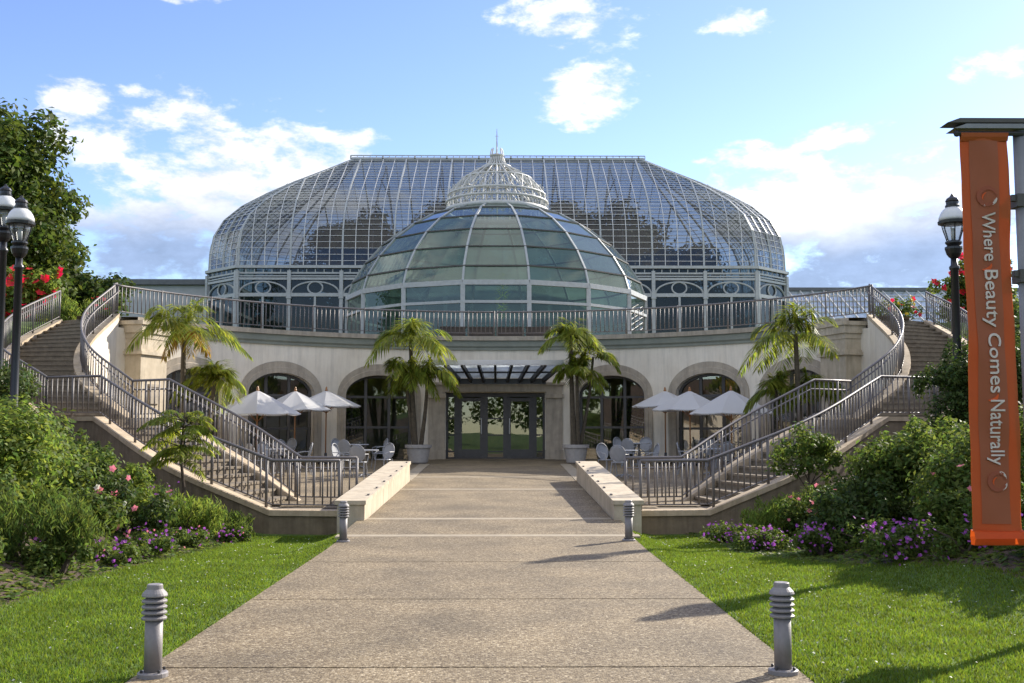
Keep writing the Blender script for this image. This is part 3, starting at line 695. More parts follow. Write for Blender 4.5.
# ------------------------------------------------------------------ welcome building round the court
ARCHES = [-52.0, -36.3, -19.6, 19.6, 36.3, 52.0]
HO, ZS, RISE = 1.22, 2.95, .72
HDOOR, ZDOOR = 1.80, 3.08
PHI_END = 66.0
def build_welcome():
    t = thing('welcome_building', 'white stucco building curved round the court with stone arches and glass entrance', 'building', (0, 40.6, .7))
    mb = MB(); ho = math.degrees(HO / RW); hd = math.degrees(HDOOR / RW)
    brk = [-PHI_END, PHI_END, -hd, hd] + [a + k * ho for a in ARCHES for k in (-1, 1)]
    ph = set(round(b, 5) for b in brk)
    x = -PHI_END
    while x < PHI_END:
        if min(abs(x - b) for b in brk) > .35: ph.add(round(x, 5))
        x += .8
    for a in ARCHES:
        for k in range(1, 16): ph.add(round(a + ho * math.cos(PI * k / 16), 5))
    ph = sorted(ph)
    def low(p, m):
        if abs(m) < hd: return ZDOOR
        for a in ARCHES:
            if abs(m - a) < ho: return ZS + RISE * math.sqrt(max(0, 1 - ((p - a) / ho) ** 2))
        return -.1
    top = 4.77
    for a, b in zip(ph[:-1], ph[1:]):
        m = (a + b) / 2; za, zb = low(a, m), low(b, m)
        mb.add([onarc(a, RW, za), onarc(b, RW, zb), onarc(b, RW, top), onarc(a, RW, top)], [(0, 1, 2, 3)])
        if za > 0 or zb > 0: mb.add([onarc(a, RW, za), onarc(b, RW, zb), onarc(b, RW + .42, zb), onarc(a, RW + .42, za)], [(3, 2, 1, 0)])
    for c, h, z in [(a, ho, ZS) for a in ARCHES] + [(0, hd, ZDOOR)]:
        for k in (-1, 1): mb.add([onarc(c + k * h, RW, -.1), onarc(c + k * h, RW + .42, -.1), onarc(c + k * h, RW + .42, z), onarc(c + k * h, RW, z)], [(0, 1, 2, 3)])
    for k in (-1, 1):
        mb.add([onarc(k * PHI_END, RW, -.1), onarc(k * PHI_END, RW + .42, -.1), onarc(k * PHI_END, RW + .42, top), onarc(k * PHI_END, RW, top)], [(0, 1, 2, 3)])
    obj('wall', mb, M['plaster'], t)
    # cornice: grey-green fascia with a projecting stone coping
    n = 80; P = [-62.5 + 125 * i / n for i in range(n + 1)]
    mb = MB(); mb.grid([[onarc(p, r, z) for p in P] for r, z in ((RW + .02, 4.63), (RW - .07, 4.63), (RW - .07, 4.71), (RW - .12, 4.77), (RW - .12, 4.97), (RW - .02, 4.97))]); obj('cornice', mb, M['fascia'], t)
    mb = MB(); mb.grid([[onarc(p, r, z) for p in P] for r, z in ((RW - .02, 4.973), (RW - .2, 4.973), (RW - .2, 5.13), (RW + .5, 5.165), (RW + .5, 5.0))]); obj('coping', mb, M['coping'], t)
    # stone surrounds
    for a in ARCHES:
        mb = MB()
        def q(w, z, r): return onarc(a + math.degrees(w / RW), r, z)
        inn = []; out = []
        inn.append((-HO - .003, -.1)); out.append((-HO - .30, -.1))
        for k in range(25):
            th = PI - PI * k / 24; inn.append(((HO + .003) * math.cos(th), ZS + (RISE + .003) * math.sin(th))); out.append(((HO + .30) * math.cos(th), ZS + (RISE + .40) * math.sin(th)))
        inn.append((HO + .003, -.1)); out.append((HO + .30, -.1))
        i_in = [q(w, z, RW + .10) for w, z in inn]; i_f = [q(w, z, RW - .07) for w, z in inn]; i_m = [q(w + (W - w) * .45, z + (Z - z) * .45, RW - .07) for (w, z), (W, Z) in zip(inn, out)]
        i_n = [q(w + (W - w) * .5, z + (Z - z) * .5, RW - .045) for (w, z), (W, Z) in zip(inn, out)]
        o_f = [q(w, z, RW - .045) for w, z in out]; o_b = [q(w, z, RW + .01) for w, z in out]
        mb.grid([i_in, i_f, i_m, i_n, o_f, o_b]); obj('arch_surround', mb, M['stone_trim'], t)
        # window: frame bars and one pane mesh
        mb = MB(); r = RW + .24
        for w in (-HO + .05, -.42, .42, HO - .05):
            zt = ZS + RISE * math.sqrt(max(0, 1 - (w / HO) ** 2)); mb.bar(q(w, .3, r), q(w, zt, r), .085, .1)
        for z in (.42, 1.15 + ramp(onarc(a, RW).y), ZS - .05):
            for k in range(6): mb.bar(q(-HO + 2 * HO * k / 6, z, r), q(-HO + 2 * HO * (k + 1) / 6, z, r), .08, .08)
        for k in range(24):
            t0, t1 = PI * k / 24, PI * (k + 1) / 24
            mb.bar(q((HO - .04) * math.cos(t0), ZS + (RISE - .04) * math.sin(t0), r), q((HO - .04) * math.cos(t1), ZS + (RISE - .04) * math.sin(t1), r), .09, .1)
        w_ = obj('window', mb, M['dark_frame'], t)
        pm = MB(); r += .02
        for w0, w1 in ((-HO, -.42), (-.42, .42), (.42, HO)):
            pm.add([q(w0 + .03, .3, r), q(w1 - .03, .3, r), q(w1 - .03, ZS - .07, r), q(w0 + .03, ZS - .07, r)], [(0, 1, 2, 3)])
            top_ = [q(w0 + .03 + (w1 - w0 - .06) * k / 6, ZS + (RISE - .03) * math.sqrt(max(0, 1 - ((w0 + .03 + (w1 - w0 - .06) * k / 6) / HO) ** 2)), r) for k in range(7)]
            bot_ = [q(w0 + .03 + (w1 - w0 - .06) * k / 6, ZS - .04, r) for k in range(7)]
            pm.grid([bot_, top_])
        obj('pane', pm, M['glass_win'], w_)
    # flat stone front of the entrance
    mb = MB(); yf = 39.92; f0 = ramp(yf) - .1
    for k in (-1, 1):
        mb.box((k * 2.12, yf + .12, (f0 + 3.1) / 2), (.60, .5, 3.1 - f0)); mb.box((k * 2.12, yf - .15, 2.95), (.68, .1, .14)); mb.box((k * 2.12, yf - .15, f0 + .25), (.66, .08, .35))
    mb.box((0, yf + .12, 3.23), (4.84, .5, .255)); mb.box((0, yf + .10, 3.40), (5.0, .62, .09))
    obj('entrance_surround', mb, M['stone_trim'], t)
    fl = ramp(40.25); mb = MB(); yd = 40.22
    for x in (-1.77, -1.42, -.36, .36, 1.42, 1.77): mb.box((x, yd, (fl + 3.1) / 2), (.10 if abs(x) > 1.5 else .16, .14, 3.1 - fl))
    mb.box((0, yd, 3.02), (3.6, .12, .18)); mb.box((0, yd, fl + .02), (3.6, .2, .05))
    for x in (-1.6, 0, 1.6):
        for z in (fl + .25, fl + .85, fl + 1.45): mb.box((x, yd, z), (.26 if x else .6, .07, .05))
    fr = obj('entrance_frame', mb, M['dark_frame'], t)
    for x0, x1 in ((-1.72, -1.5), (-.28, .28), (1.5, 1.72)):
        pm = MB(); pm.add([(x0, yd + .01, fl + .05), (x1, yd + .01, fl + .05), (x1, yd + .01, 2.92), (x0, yd + .01, 2.92)], [(0, 1, 2, 3)]); obj('pane', pm, M['glass_win'], fr)
    for k in (-1, 1):
        mb = MB(); xa, xb = (.44 * k, 1.34 * k)
        mb.box((xa + .06 * k, yd - .02, (fl + 2.93) / 2 + .02), (.12, .06, 2.86 - fl)); mb.box((xb - .06 * k, yd - .02, (fl + 2.93) / 2 + .02), (.12, .06, 2.86 - fl))
        mb.box(((xa + xb) / 2, yd - .02, 2.83), (.66, .055, .13)); mb.box(((xa + xb) / 2, yd - .02, fl + .19), (.66, .055, .28))
        d = obj('door', mb, M['dark_frame'], t)
        pm = MB(); a, b = sorted((xa + .12 * k, xb - .12 * k)); pm.add([(a, yd - .02, fl + .33), (b, yd - .02, fl + .33), (b, yd - .02, 2.765), (a, yd - .02, 2.765)], [(0, 1, 2, 3)]); obj('pane', pm, M['glass_win'], d)
        hm = MB(); x = xa + .07 * k; hm.tube([(x, yd - .05, fl + .9), (x, yd - .12, fl + .9), (x, yd - .12, fl + 1.45), (x, yd - .05, fl + 1.45)], .016, 6); obj('handle', hm, M['white_metal'], d)
    # rooms behind the glass
    mb = MB(); P = [-64 + 128 * i / 40 for i in range(41)]
    mb.grid([[onarc(p, RW + 6.0, 0) for p in P], [onarc(p, RW + 6.0, 4.61) for p in P]])
    for k in (-1, 1): mb.grid([[onarc(k * 64, RW + .42, 0), onarc(k * 64, RW + 6, 0)], [onarc(k * 64, RW + .42, 4.61), onarc(k * 64, RW + 6, 4.61)]])
    obj('interior_wall', mb, M['interior'], t)
    mb = MB(); mb.grid([[onarc(p, r, ramp(min(40.2, onarc(p, r).y)) + .0) for p in P] for r in (RW + .05, RW + 6.1)]); obj('interior_floor', mb, M['int_floor'], t)
    mb = MB(); mb.grid([[onarc(p, r, 4.61) for p in P] for r in (RW + .40, RW + 6.1)]); obj('ceiling', mb, M['interior'], t)
    # terrace deck on the roof
    mb = MB(); P = [-PHI_END + 2 * PHI_END * i / 60 for i in range(61)]
    mb.grid([[onarc(p, RW + .5, 5.155) for p in P], [onarc(p, RW + 1.5, 5.158) for p in P], [(onarc(p, RW).x * 1.9 if abs(onarc(p, RW).x) > 9 else onarc(p, RW).x * 1.9, 92 if False else max(58.0, onarc(p, RW).y + 18), 5.16) for p in P]])
    obj('terrace_deck', mb, M['coping'], t)
    for k in (-1, 1):
        mb = MB(); mb.add([(k * 11.0, 33.45, 5.149), (k * 14.2, 35.35, 5.149), (k * 22, 37, 5.145), (k * 24, 58, 5.145), (k * 12, 46, 5.145)], [(0, 1, 2, 3, 4)]); obj('terrace_deck', mb, M['coping'], t)
    # canopy over the doors
    cn = thing('entrance_canopy', 'glass canopy on dark fanned beams jutting out over the entrance doors', 'canopy', (0, 39.9, 3.4))
    yb, zb, xb_ = 39.75, 3.50, 1.72; yfr, zfr, xf_ = 37.45, 3.98, 2.32
    for i in range(9):
        u = -1 + 2 * i / 8; mb = MB(); mb.bar((u * xb_, yb, zb), (u * xf_ * .985, yfr + .08, zfr - .02), .085, .17); obj('beam', mb, M['iron_dark'], cn)
    mb = MB(); mb.bar((-xf_ - .02, yfr, zfr + .03), (xf_ + .02, yfr, zfr + .03), .22, .17); obj('fascia', mb, M['canvas'], cn)
    mb = MB(); mb.bar((-xb_ - .1, yb + .02, zb - .02), (xb_ + .1, yb + .02, zb - .02), .14, .2); my = (yb + yfr) / 2; mb.bar((-2.0, my, 3.74), (2.0, my, 3.74), .06, .06); obj('cross_beam', mb, M['iron_dark'], cn)
    for i in range(8):
        u0, u1 = -1 + 2 * i / 8, -1 + 2 * (i + 1) / 8; mb = MB(); g = .02
        q = [(u0 * xb_ + g, yb, zb + .10), (u1 * xb_ - g, yb, zb + .10), (u1 * xf_ - g, yfr + .03, zfr + .075), (u0 * xf_ + g, yfr + .03, zfr + .075)]
        q += [(x, y, z + .015) for x, y, z in q]; mb.add(q, [(3, 2, 1, 0), (4, 5, 6, 7), (0, 1, 5, 4), (1, 2, 6, 5), (2, 3, 7, 6), (3, 0, 4, 7)]); obj('glass_panel', mb, M['glass_canopy'], cn)
    return t
build_welcome()

# stone piers where the court wall meets the stairs
def pier(s, label):
    ph = s * 60.5; c = onarc(ph, RW - .10); rz = -R_(ph + s * 13)
    t = thing('stone_pier', label, 'pier', (c.x, c.y, .4), 'stone piers of the court')
    a = MB(); a.box((c.x, c.y, 2.25), (1.35, .62, 4.5), rz); obj('shaft', a, M['stone'], t)
    a = MB(); a.box((c.x, c.y, 4.02), (1.52, .78, .10), rz); a.box((c.x, c.y, 4.10), (1.44, .70, .06), rz); obj('belt_course', a, M['stone'], t)
    a = MB(); a.box((c.x, c.y, 4.55), (1.40, .66, .16), rz); a.box((c.x, c.y, 4.75), (1.50, .76, .24), rz); a.box((c.x, c.y, 4.93), (1.62, .88, .12), rz); obj('cap', a, M['stone'], t)
    d = onarc(ph + s * 13, 1).xy - Vector((0, CY)); d.normalize(); a = MB(); p = c.xy - d * .335
    a.box((p.x, p.y, 2.75), (.52, .06, .5), rz); a.box((p.x, p.y, 3.05), (.60, .10, .08), rz); obj('plaque', a, M['stone_trim'], t)
pier(-1, 'sunlit sandstone pier at the left end of the curved terrace wall, behind the courtyard palm')
pier(1, 'shaded sandstone pier at the right end of the curved terrace wall')

# ------------------------------------------------------------------ glass dome on the terrace
def build_dome():
    cx, cy = 0.0, 49.7; t = thing('glass_dome', 'low round green glass dome with a pale iron crown before the palm house', 'dome', (cx, cy, TZ))
    NR = 16; prof = [(6.72, TZ), (6.72, 6.78), (6.72, 7.55), (6.50, 8.25), (5.95, 9.13), (5.20, 9.98), (4.28, 10.71), (3.30, 11.27), (2.22, 11.66)]
    def V(k, r, z): a = 2 * PI * (k + .5) / NR - PI / 2; return (cx + r * math.cos(a), cy + r * math.sin(a), z)
    for k in range(NR):
        mb = MB()
        for (r0, z0), (r1, z1) in zip(prof[:-1], prof[1:]):
            w = .16 if z1 < 7.7 else .085
            mb.bar(V(k, r0, z0), V(k, r1, z1), w, w * 1.1)
        obj('rib', mb, M['greywhite'], t)
    for i, (r, z) in enumerate(prof[:-1]):
        mb = MB(); w = [.2, .11, .20, .055, .05, .05, .05, .05][i]; m = M['greywhite'] if i < 3 else M['dark_frame']
        for k in range(NR): mb.bar(V(k, r + .02, z), V(k + 1, r + .02, z), .08 if i >= 3 else .14, w)
        obj('ring', mb, m, t)
    mb = MB()
    for i in range(2):
        for k in range(NR):
            (r0, z0), (r1, z1) = prof[i], prof[i + 1]; mb.add([V(k, r0, z0), V(k + 1, r0, z0), V(k + 1, r1, z1), V(k, r1, z1)], [(0, 1, 2, 3)])
    obj('drum_glass', mb, M['glass_drum'], t)
    mb = MB()
    for i in range(2, len(prof) - 1):
        for k in range(NR):
            (r0, z0), (r1, z1) = prof[i], prof[i + 1]; j = .004 * ((k * 7 + i * 3) % 5)
            mb.add([V(k, r0 + j, z0), V(k + 1, r0, z0 + j), V(k + 1, r1 + j, z1), V(k, r1, z1)], [(0, 1, 2, 3)])
    obj('dome_glass', mb, M['glass_dome'], t)
    # crown: two rings, curved double ribs, scrolls, cup, prongs and spire
    zc = 11.64; cp = [(2.26, zc), (2.28, zc + .42), (2.20, zc + .80), (1.96, zc + 1.18), (1.58, zc + 1.55), (1.08, zc + 1.90), (.62, zc + 2.14), (.38, zc + 2.34), (.30, zc + 2.58)]
    def U(k, r, z, n=24): a = 2 * PI * k / n; return (cx + r * math.cos(a), cy + r * math.sin(a), z)
    for i, (r, z) in enumerate([(2.30, zc + .03), (2.32, zc + .45), (2.22, zc + .80), (1.60, zc + 1.55), (.64, zc + 2.14)]):
        mb = MB(); mb.tube([U(k, r, z, 32) for k in range(32)], [.10, .06, .05, .045, .04][i], 6, closed=True, cap=False) if False else None
        mb.tube([U(k, r, z, 32) for k in range(33)], [.12, .055, .05, .045, .05][i], 6); obj('crown_ring', mb, M['white_metal'], t, smooth=True)
    for k in range(24):
        mb = MB(); mb.tube([U(k, r, z) for r, z in cp], .034, 5)
        mb.tube([U(k + .5, r - .14, z - .05) for r, z in cp[1:7]], .022, 4)
        # scroll between neighbouring ribs
        for zz, rr, q in ((zc + .22, 2.28, .17), (zc + 1.02, 2.13, .15)):
            mb.tube([U(k + .5 + q * 3.0 * math.cos(a) / max(.6, rr) * .7, rr, zz + q * math.sin(a)) for a in [PI * 2 * j / 10 for j in range(11)]], .018, 4)
        mb.tube([U(k, 2.24, zc + .8), U(k + .5, 1.9, zc + 1.25), U(k + 1, 1.62, zc + 1.55)], .02, 4)
        mb.tube([U(k + 1, 2.24, zc + .8), U(k + .5, 1.9, zc + 1.25), U(k, 1.62, zc + 1.55)], .02, 4)
        obj('crown_rib', mb, M['white_metal'], t)
    mb = MB(); mb.lathe([(.34, zc + 2.3), (.27, zc + 2.5), (.24, zc + 2.58), (.33, zc + 2.66), (.34, zc + 2.71), (.20, zc + 2.74), (.08, zc + 2.8)], (cx, cy, 0), 16)
    for k in range(8): mb.tube([U(k, .30, zc + 2.68, 8), U(k, .27, zc + 2.88, 8), U(k, .23, zc + 3.02, 8)], .03, 5)
    obj('finial_cup', mb, M['white_metal'], t)
    mb = MB(); mb.tube([(cx, cy, zc + 2.7), (cx, cy, zc + 3.2), (cx, cy, zc + 3.95)], [.06, .04, .014], 6); mb.tube([(cx - .08, cy, zc + 3.6), (cx + .08, cy, zc + 3.6)], .012, 4); obj('spire', mb, M['white_metal'], t)
    # hanging blown-glass chandelier inside
    c = thing('glass_chandelier', 'yellow-green blown glass chandelier hanging inside the low glass dome', 'chandelier', (0.25, 45.0, 6.3))
    vs = []
    for i in range(170):
        z = 6.35 + 1.75 * random.random(); f = (z - 6.35) / 1.75; r = .10 + .26 * math.sin(PI * (f * .8 + .1)); a = random.random() * 2 * PI
        p = np.array((.25, 45.0, z)); d = np.array((math.cos(a), math.sin(a), random.random() - .4)); w = np.cross(d, (0, 0, 1)); q = p + d * r
        vs += [p, p + d * r * .5 + w * .03, q, p + d * r * .5 - w * .03]
    np_obj('glass_tendrils', np.array(vs), 170, 4, M['chand'], c)
    mb = MB(); mb.tube([(.25, 45.0, 8.0), (.25, 45.0, 9.3)], .012, 4); obj('cable', mb, M['iron_dark'], c)
build_dome()

# ------------------------------------------------------------------ great palm house
PL, PD, PC, PY, ZE = 16.95, 7.9, 2.2, 69.9, 11.0
PROF = [(0, 0), (.05, 1.1), (.22, 2.2), (.7, 3.2), (1.6, 4.2), (2.9, 5.2), (4.4, 6.2), (5.9, 7.1), (7.6, 8.15)]
def build_palmhouse():
    t = thing('palm_house', 'great Victorian palm house of old glass with a curved hipped roof and long flat ridge', 'greenhouse', (0, PY, TZ))
    def poly(d):
        hl, hd, c = PL - d, PD - d, PC * max(0, 1 - d / PD)
        p = [(-hl + c, -hd), (hl - c, -hd), (hl, -hd + c), (hl, hd - c), (hl - c, hd), (-hl + c, hd), (-hl, hd - c), (-hl, -hd + c)]
        return [Vector((x, PY + y, 0)) for x, y in p]
    polys = [poly(d) for d, z in PROF]; zs = [ZE + z for d, z in PROF]
    base = poly(0); back = (4,)
    for f in range(8):
        A = [Vector((p[f].x, p[f].y, z)) for p, z in zip(polys, zs)]; B = [Vector((p[(f + 1) % 8].x, p[(f + 1) % 8].y, z)) for p, z in zip(polys, zs)]
        gm = MB()
        for i in range(len(A) - 1): gm.add([A[i], B[i], B[i + 1], A[i + 1]], [(0, 1, 2, 3)])
        obj('roof_glass', gm, M['glass_house'], t)
        tg = (B[0] - A[0]).normalized(); o = (A[0] + B[0]) / 2; half = (B[0] - A[0]).length / 2
        nrm = Vector((tg.y, -tg.x, 0)) * .03 + Vector((0, 0, .02))
        step = .735 if f in (0, 4) else .70; nb = int(half / step) + 1; mb = MB()
        for j in range(-nb, nb + 1):
            s = j * step
            if abs(s) > half + .01: continue
            major = (j % 4 == 0); mj = MB() if major else None
            for i in range(len(A) - 1):
                def pt(i):
                    a, b = (A[i] - o).dot(tg), (B[i] - o).dot(tg)
                    w = a + (b - a)
                    if s < a - 1e-6 or s > b + 1e-6: return None
                    q = A[i] + tg * (s - a); return q + nrm
                p, q = pt(i), pt(i + 1)
                if p is None: continue
                if q is None:                                # ends on the hip
                    a0, b0 = (A[i] - o).dot(tg), (B[i] - o).dot(tg); a1, b1 = (A[i + 1] - o).dot(tg), (B[i + 1] - o).dot(tg)
                    k = (s - a0) / (a1 - a0) if s < a1 else (s - b0) / (b1 - b0); q = p.lerp(A[i + 1] + tg * (s - a1) + nrm, min(1, max(0, k)))
                (mj if major else mb).bar(p, q, .085 if major else .034, .10 if major else .04)
            if major and mj.f: obj('main_rib', mj, M['greywhite'], t)
        # lap lines of the panes and purlins
        for i in range(len(A) - 1):
            ln = (A[i + 1] - A[i]).length; m = max(1, round(((polys[i + 1][0] - polys[i][0]).length ** 2 + (zs[i + 1] - zs[i]) ** 2) ** .5 / .40))
            for k in range(m):
                f0 = k / m; mb.bar(A[i].lerp(A[i + 1], f0) + nrm, B[i].lerp(B[i + 1], f0) + nrm, .032 if k else .045, .025)
        obj('glazing_bars', mb, M['bar'], t)
        hm = MB()
        for i in range(len(A) - 1): hm.bar(A[i] + nrm * 0, A[i + 1], .10)
        obj('hip_rib', hm, M['greywhite'], t)
        # inner trusses seen through the glass
        # wall below the eaves
        wm = MB(); wm.add([(A[0].x, A[0].y, TZ), (B[0].x, B[0].y, TZ), B[0], A[0]], [(0, 1, 2, 3)]); obj('wall_glass', wm, M['glass_wall'], t)
        out = Vector((tg.y, -tg.x, 0)); em = MB()
        for z, w, h in ((ZE + .02, .30, .16), (ZE - .33, .10, .10), (ZE - .50, .08, .07), (ZE - .66, .14, .13), (9.42, .16, .20)):
            em.bar(A[0].xy.to_3d() + out * .06 + Vector((0, 0, z)) - tg * .1, B[0].xy.to_3d() + out * .06 + Vector((0, 0, z)) + tg * .1, w, h)
        L = 2 * half; nbr = max(2, round(L / .49))
        for j in range(nbr + 1): em.bar(A[0].xy.to_3d() + tg * (L * j / nbr) + out * .07 + Vector((0, 0, ZE - .1)), A[0].xy.to_3d() + tg * (L * j / nbr) + out * .07 + Vector((0, 0, ZE - .33)), .055)
        obj('eave_band', em, M['greywhite'], t)
        nbay = 10 if f in (0, 4) else max(1, round(L / 2.94)); bw = L / nbay
        for j in range(nbay + 1):
            c = A[0].xy.to_3d() + tg * (bw * j) + out * .05; cm = MB(); cm.bar(c + Vector((0, 0, TZ)), c + Vector((0, 0, ZE - .2)), .26, .2, up=tg); cm.bar(c + Vector((0, 0, 9.2)), c + Vector((0, 0, 9.3)), .34, .28, up=tg)
            obj('wall_column', cm, M['greywhite'], t)
        if f in (3, 4, 5): continue
        for j in range(nbay):
            c0 = A[0].xy.to_3d() + tg * (bw * (j + .5)) + out * .05; am = MB()
            am.tube([c0 + tg * ((bw / 2 - .12) * math.cos(a)) + Vector((0, 0, 9.50 + .68 * math.sin(a))) for a in [PI * k / 20 for k in range(21)]], .055, 5)
            am.tube([c0 + tg * (.42 * math.cos(a)) + Vector((0, 0, 9.83 + .34 * math.sin(a))) for a in [2 * PI * k / 20 for k in range(21)]], .05, 5)
            am.bar(c0 + Vector((0, 0, TZ)), c0 + Vector((0, 0, 9.4)), .16, .12, up=tg)
            obj('arch_tracery', am, M['greywhite'], t)
            pm = MB()
            for x in (-1, 1): pm.bar(c0 + tg * (x * bw / 4) + Vector((0, 0, 6.3)), c0 + tg * (x * bw / 4) + Vector((0, 0, 6.31)), .05)
        del out
    # ridge cresting
    x1 = polys[-1][1].x + .2; zr = zs[-1]; rm = MB()
    for y in (-.28, .28):
        rm.bar((-x1, PY + y, zr + .05), (x1, PY + y, zr + .05), .10, .12); rm.bar((-x1, PY + y, zr + .27), (x1, PY + y, zr + .27), .06, .06)
        n = 46
        for j in range(n + 1): x = -x1 + 2 * x1 * j / n; rm.bar((x, PY + y, zr + .05), (x, PY + y, zr + .27), .05 if j % 5 else .1)
    rm.box((0, PY, zr - .01), (2 * x1, .6, .06)); obj('ridge_cresting', rm, M['greywhite'], t)
    # steel trusses and galleries inside
    for j in range(-2, 3):
        x = j * 3.6; tm = MB()
        for s in (-1, 1):
            pts = [(x, PY + s * (PD - d - .35), ZE + z - .35) for d, z in PROF]; tm.tube(pts, .045, 5)
            tm.bar((x, PY + s * 7.2, TZ), (x, PY + s * 7.2, ZE + .4), .16)
        tm.bar((x, PY - 3.2, ZE + 6.2), (x, PY + 3.2, ZE + 6.2), .07); tm.bar((x, PY - 5.9, ZE + 4.2), (x, PY + 5.9, ZE + 4.2), .06)
        obj('truss', tm, M['iron_dark'], t)
    mb = MB(); mb.add([(p.x, p.y, TZ + .03) for p in poly(.1)], [tuple(range(8))]); obj('floor', mb, M['soil'], t)
build_palmhouse()

# ------------------------------------------------------------------ low wings either side, far back
def build_wings():
    t = thing('glasshouse_wing', 'long low greenhouse with a white-barred sloping glass roof beyond the right stairs', 'greenhouse', (26, 70, TZ))
    x0, x1, y0, y1, zw, zr = 17.1, 52.0, 64.5, 75.5, 8.0, 10.75; ym = (y0 + y1) / 2
    g = MB(); g.add([(x0, y0, zw), (x1, y0, zw), (x1, ym, zr), (x0, ym, zr)], [(0, 1, 2, 3)]); g.add([(x0, y1, zw), (x1, y1, zw), (x1, ym, zr), (x0, ym, zr)], [(3, 2, 1, 0)]); obj('roof_glass', g, M['glass_wing'], t)
    b = MB(); n = 46
    for i in range(n + 1):
        x = x0 + (x1 - x0) * i / n
        b.bar((x, y0 - .02, zw + .03), (x, ym, zr + .03), .07, .05)
        b.bar((x, y1, zw + .03), (x, ym, zr + .03), .07, .05)
    for k in range(7): b.bar((x0, y0 + (ym - y0) * k / 6, zw + (zr - zw) * k / 6 + .03), (x1, y0 + (ym - y0) * k / 6, zw + (zr - zw) * k / 6 + .03), .06, .05)
    obj('glazing_bars', b, M['white_metal'], t)
    r = MB(); r.bar((x0 - .2, ym, zr + .08), (x1 + .2, ym, zr + .08), .3, .22); obj('ridge', r, M['roof_grey'], t)
    w = MB(); w.box(((x0 + x1) / 2, y0 + .1, (TZ + zw) / 2), (x1 - x0, .2, zw - TZ)); w.box((x0 + .1, ym, (TZ + zw) / 2), (.2, y1 - y0 - .5, zw - TZ))
    w.add([(x0, y0, zw), (x0, y1, zw), (x0, ym, zr)], [(0, 1, 2)]); obj('wall', w, M['wing_wall'], t)
    t = thing('low_wing', 'long low pale wing with a flat dark roof edge beyond the left stairs', 'building', (-26, 73, TZ))
    w = MB(); w.box((-33.1, 73, (TZ + 10.9) / 2), (32, 8, 10.9 - TZ)); obj('wall', w, M['wing_wall'], t)
    r = MB(); r.box((-33.1, 73, 11.07), (32.4, 8.6, .30)); r.box((-33.1, 73, 11.27), (31.6, 7.6, .12)); obj('roof', r, M['roof_grey'], t)
    for i in range(6):
        m = MB(); x = -20.5 - i * 3.6; m.box((x, 68.98, 7.7), (1.5, .12, 1.5)); m.box((x, 68.95, 6.92), (1.7, .2, .08)); w2 = obj('window', m, M['greywhite'], t)
        p = MB(); p.box((x, 68.91, 7.7), (1.3, .03, 1.3)); obj('pane', p, M['glass_drum'], w2)
build_wings()
# ------------------------------------------------------------------ bollards
def bollard(label, x, y):
    z = ramp(y); t = thing('bollard_light', label, 'bollard', (x, y, z), 'bollard lights along the path')
    mb = MB(); mb.lathe([(0.0998, 0.0000), (0.0998, 0.0260), (0.0897, 0.0335), (0.0546, 0.0335)], (x, y, z), 20); obj('base_plate', mb, M['bollard'], t, smooth=False)
    for k in range(4):
        a = PI / 4 + k * PI / 2; mb = MB(); mb.lathe([(0.0101, 0.0000), (0.0101, 0.0149), (0.0047, 0.0186)], (x + .082 * math.cos(a), y + .082 * math.sin(a), z + .034), 6); obj('bolt', mb, M['iron_dark'], t)
    mb = MB(); mb.lathe([(0.0577, 0.0279), (0.0577, 0.3720)], (x, y, z), 20); o = obj('shaft', mb, M['bollard'], t, smooth=True)
    mb = MB(); mb.lathe([(0.0484, 0.3627), (0.0484, 0.5301)], (x, y, z), 16); obj('lamp_core', mb, M['dark_frame'], t, smooth=True)
    for k in range(4):
        zz = .377 + k * .037; mb = MB(); mb.lathe([(.050, zz + .017), (.081, zz - .004), (.083, zz + .006), (.076, zz + .013), (.051, zz + .026)], (x, y, z), 24); obj('louvre', mb, M['bollard'], t)
    mb = MB(); mb.lathe([(0.0827, 0.5227), (0.0842, 0.5301), (0.0780, 0.5450), (0.0530, 0.5710), (0.0515, 0.5971), (0.0468, 0.6026)], (x, y, z), 24); obj('cap', mb, M['bollard'], t)
bollard('nearest grey louvred bollard standing where the left lawn meets the path', -2.10, 7.45)
bollard('nearest grey louvred bollard standing where the right lawn meets the path', 2.09, 7.5)
bollard('far grey louvred bollard before the sunlit left parapet', -2.12, 16.4)
bollard('far grey louvred bollard before the shaded right parapet', 2.10, 16.5)

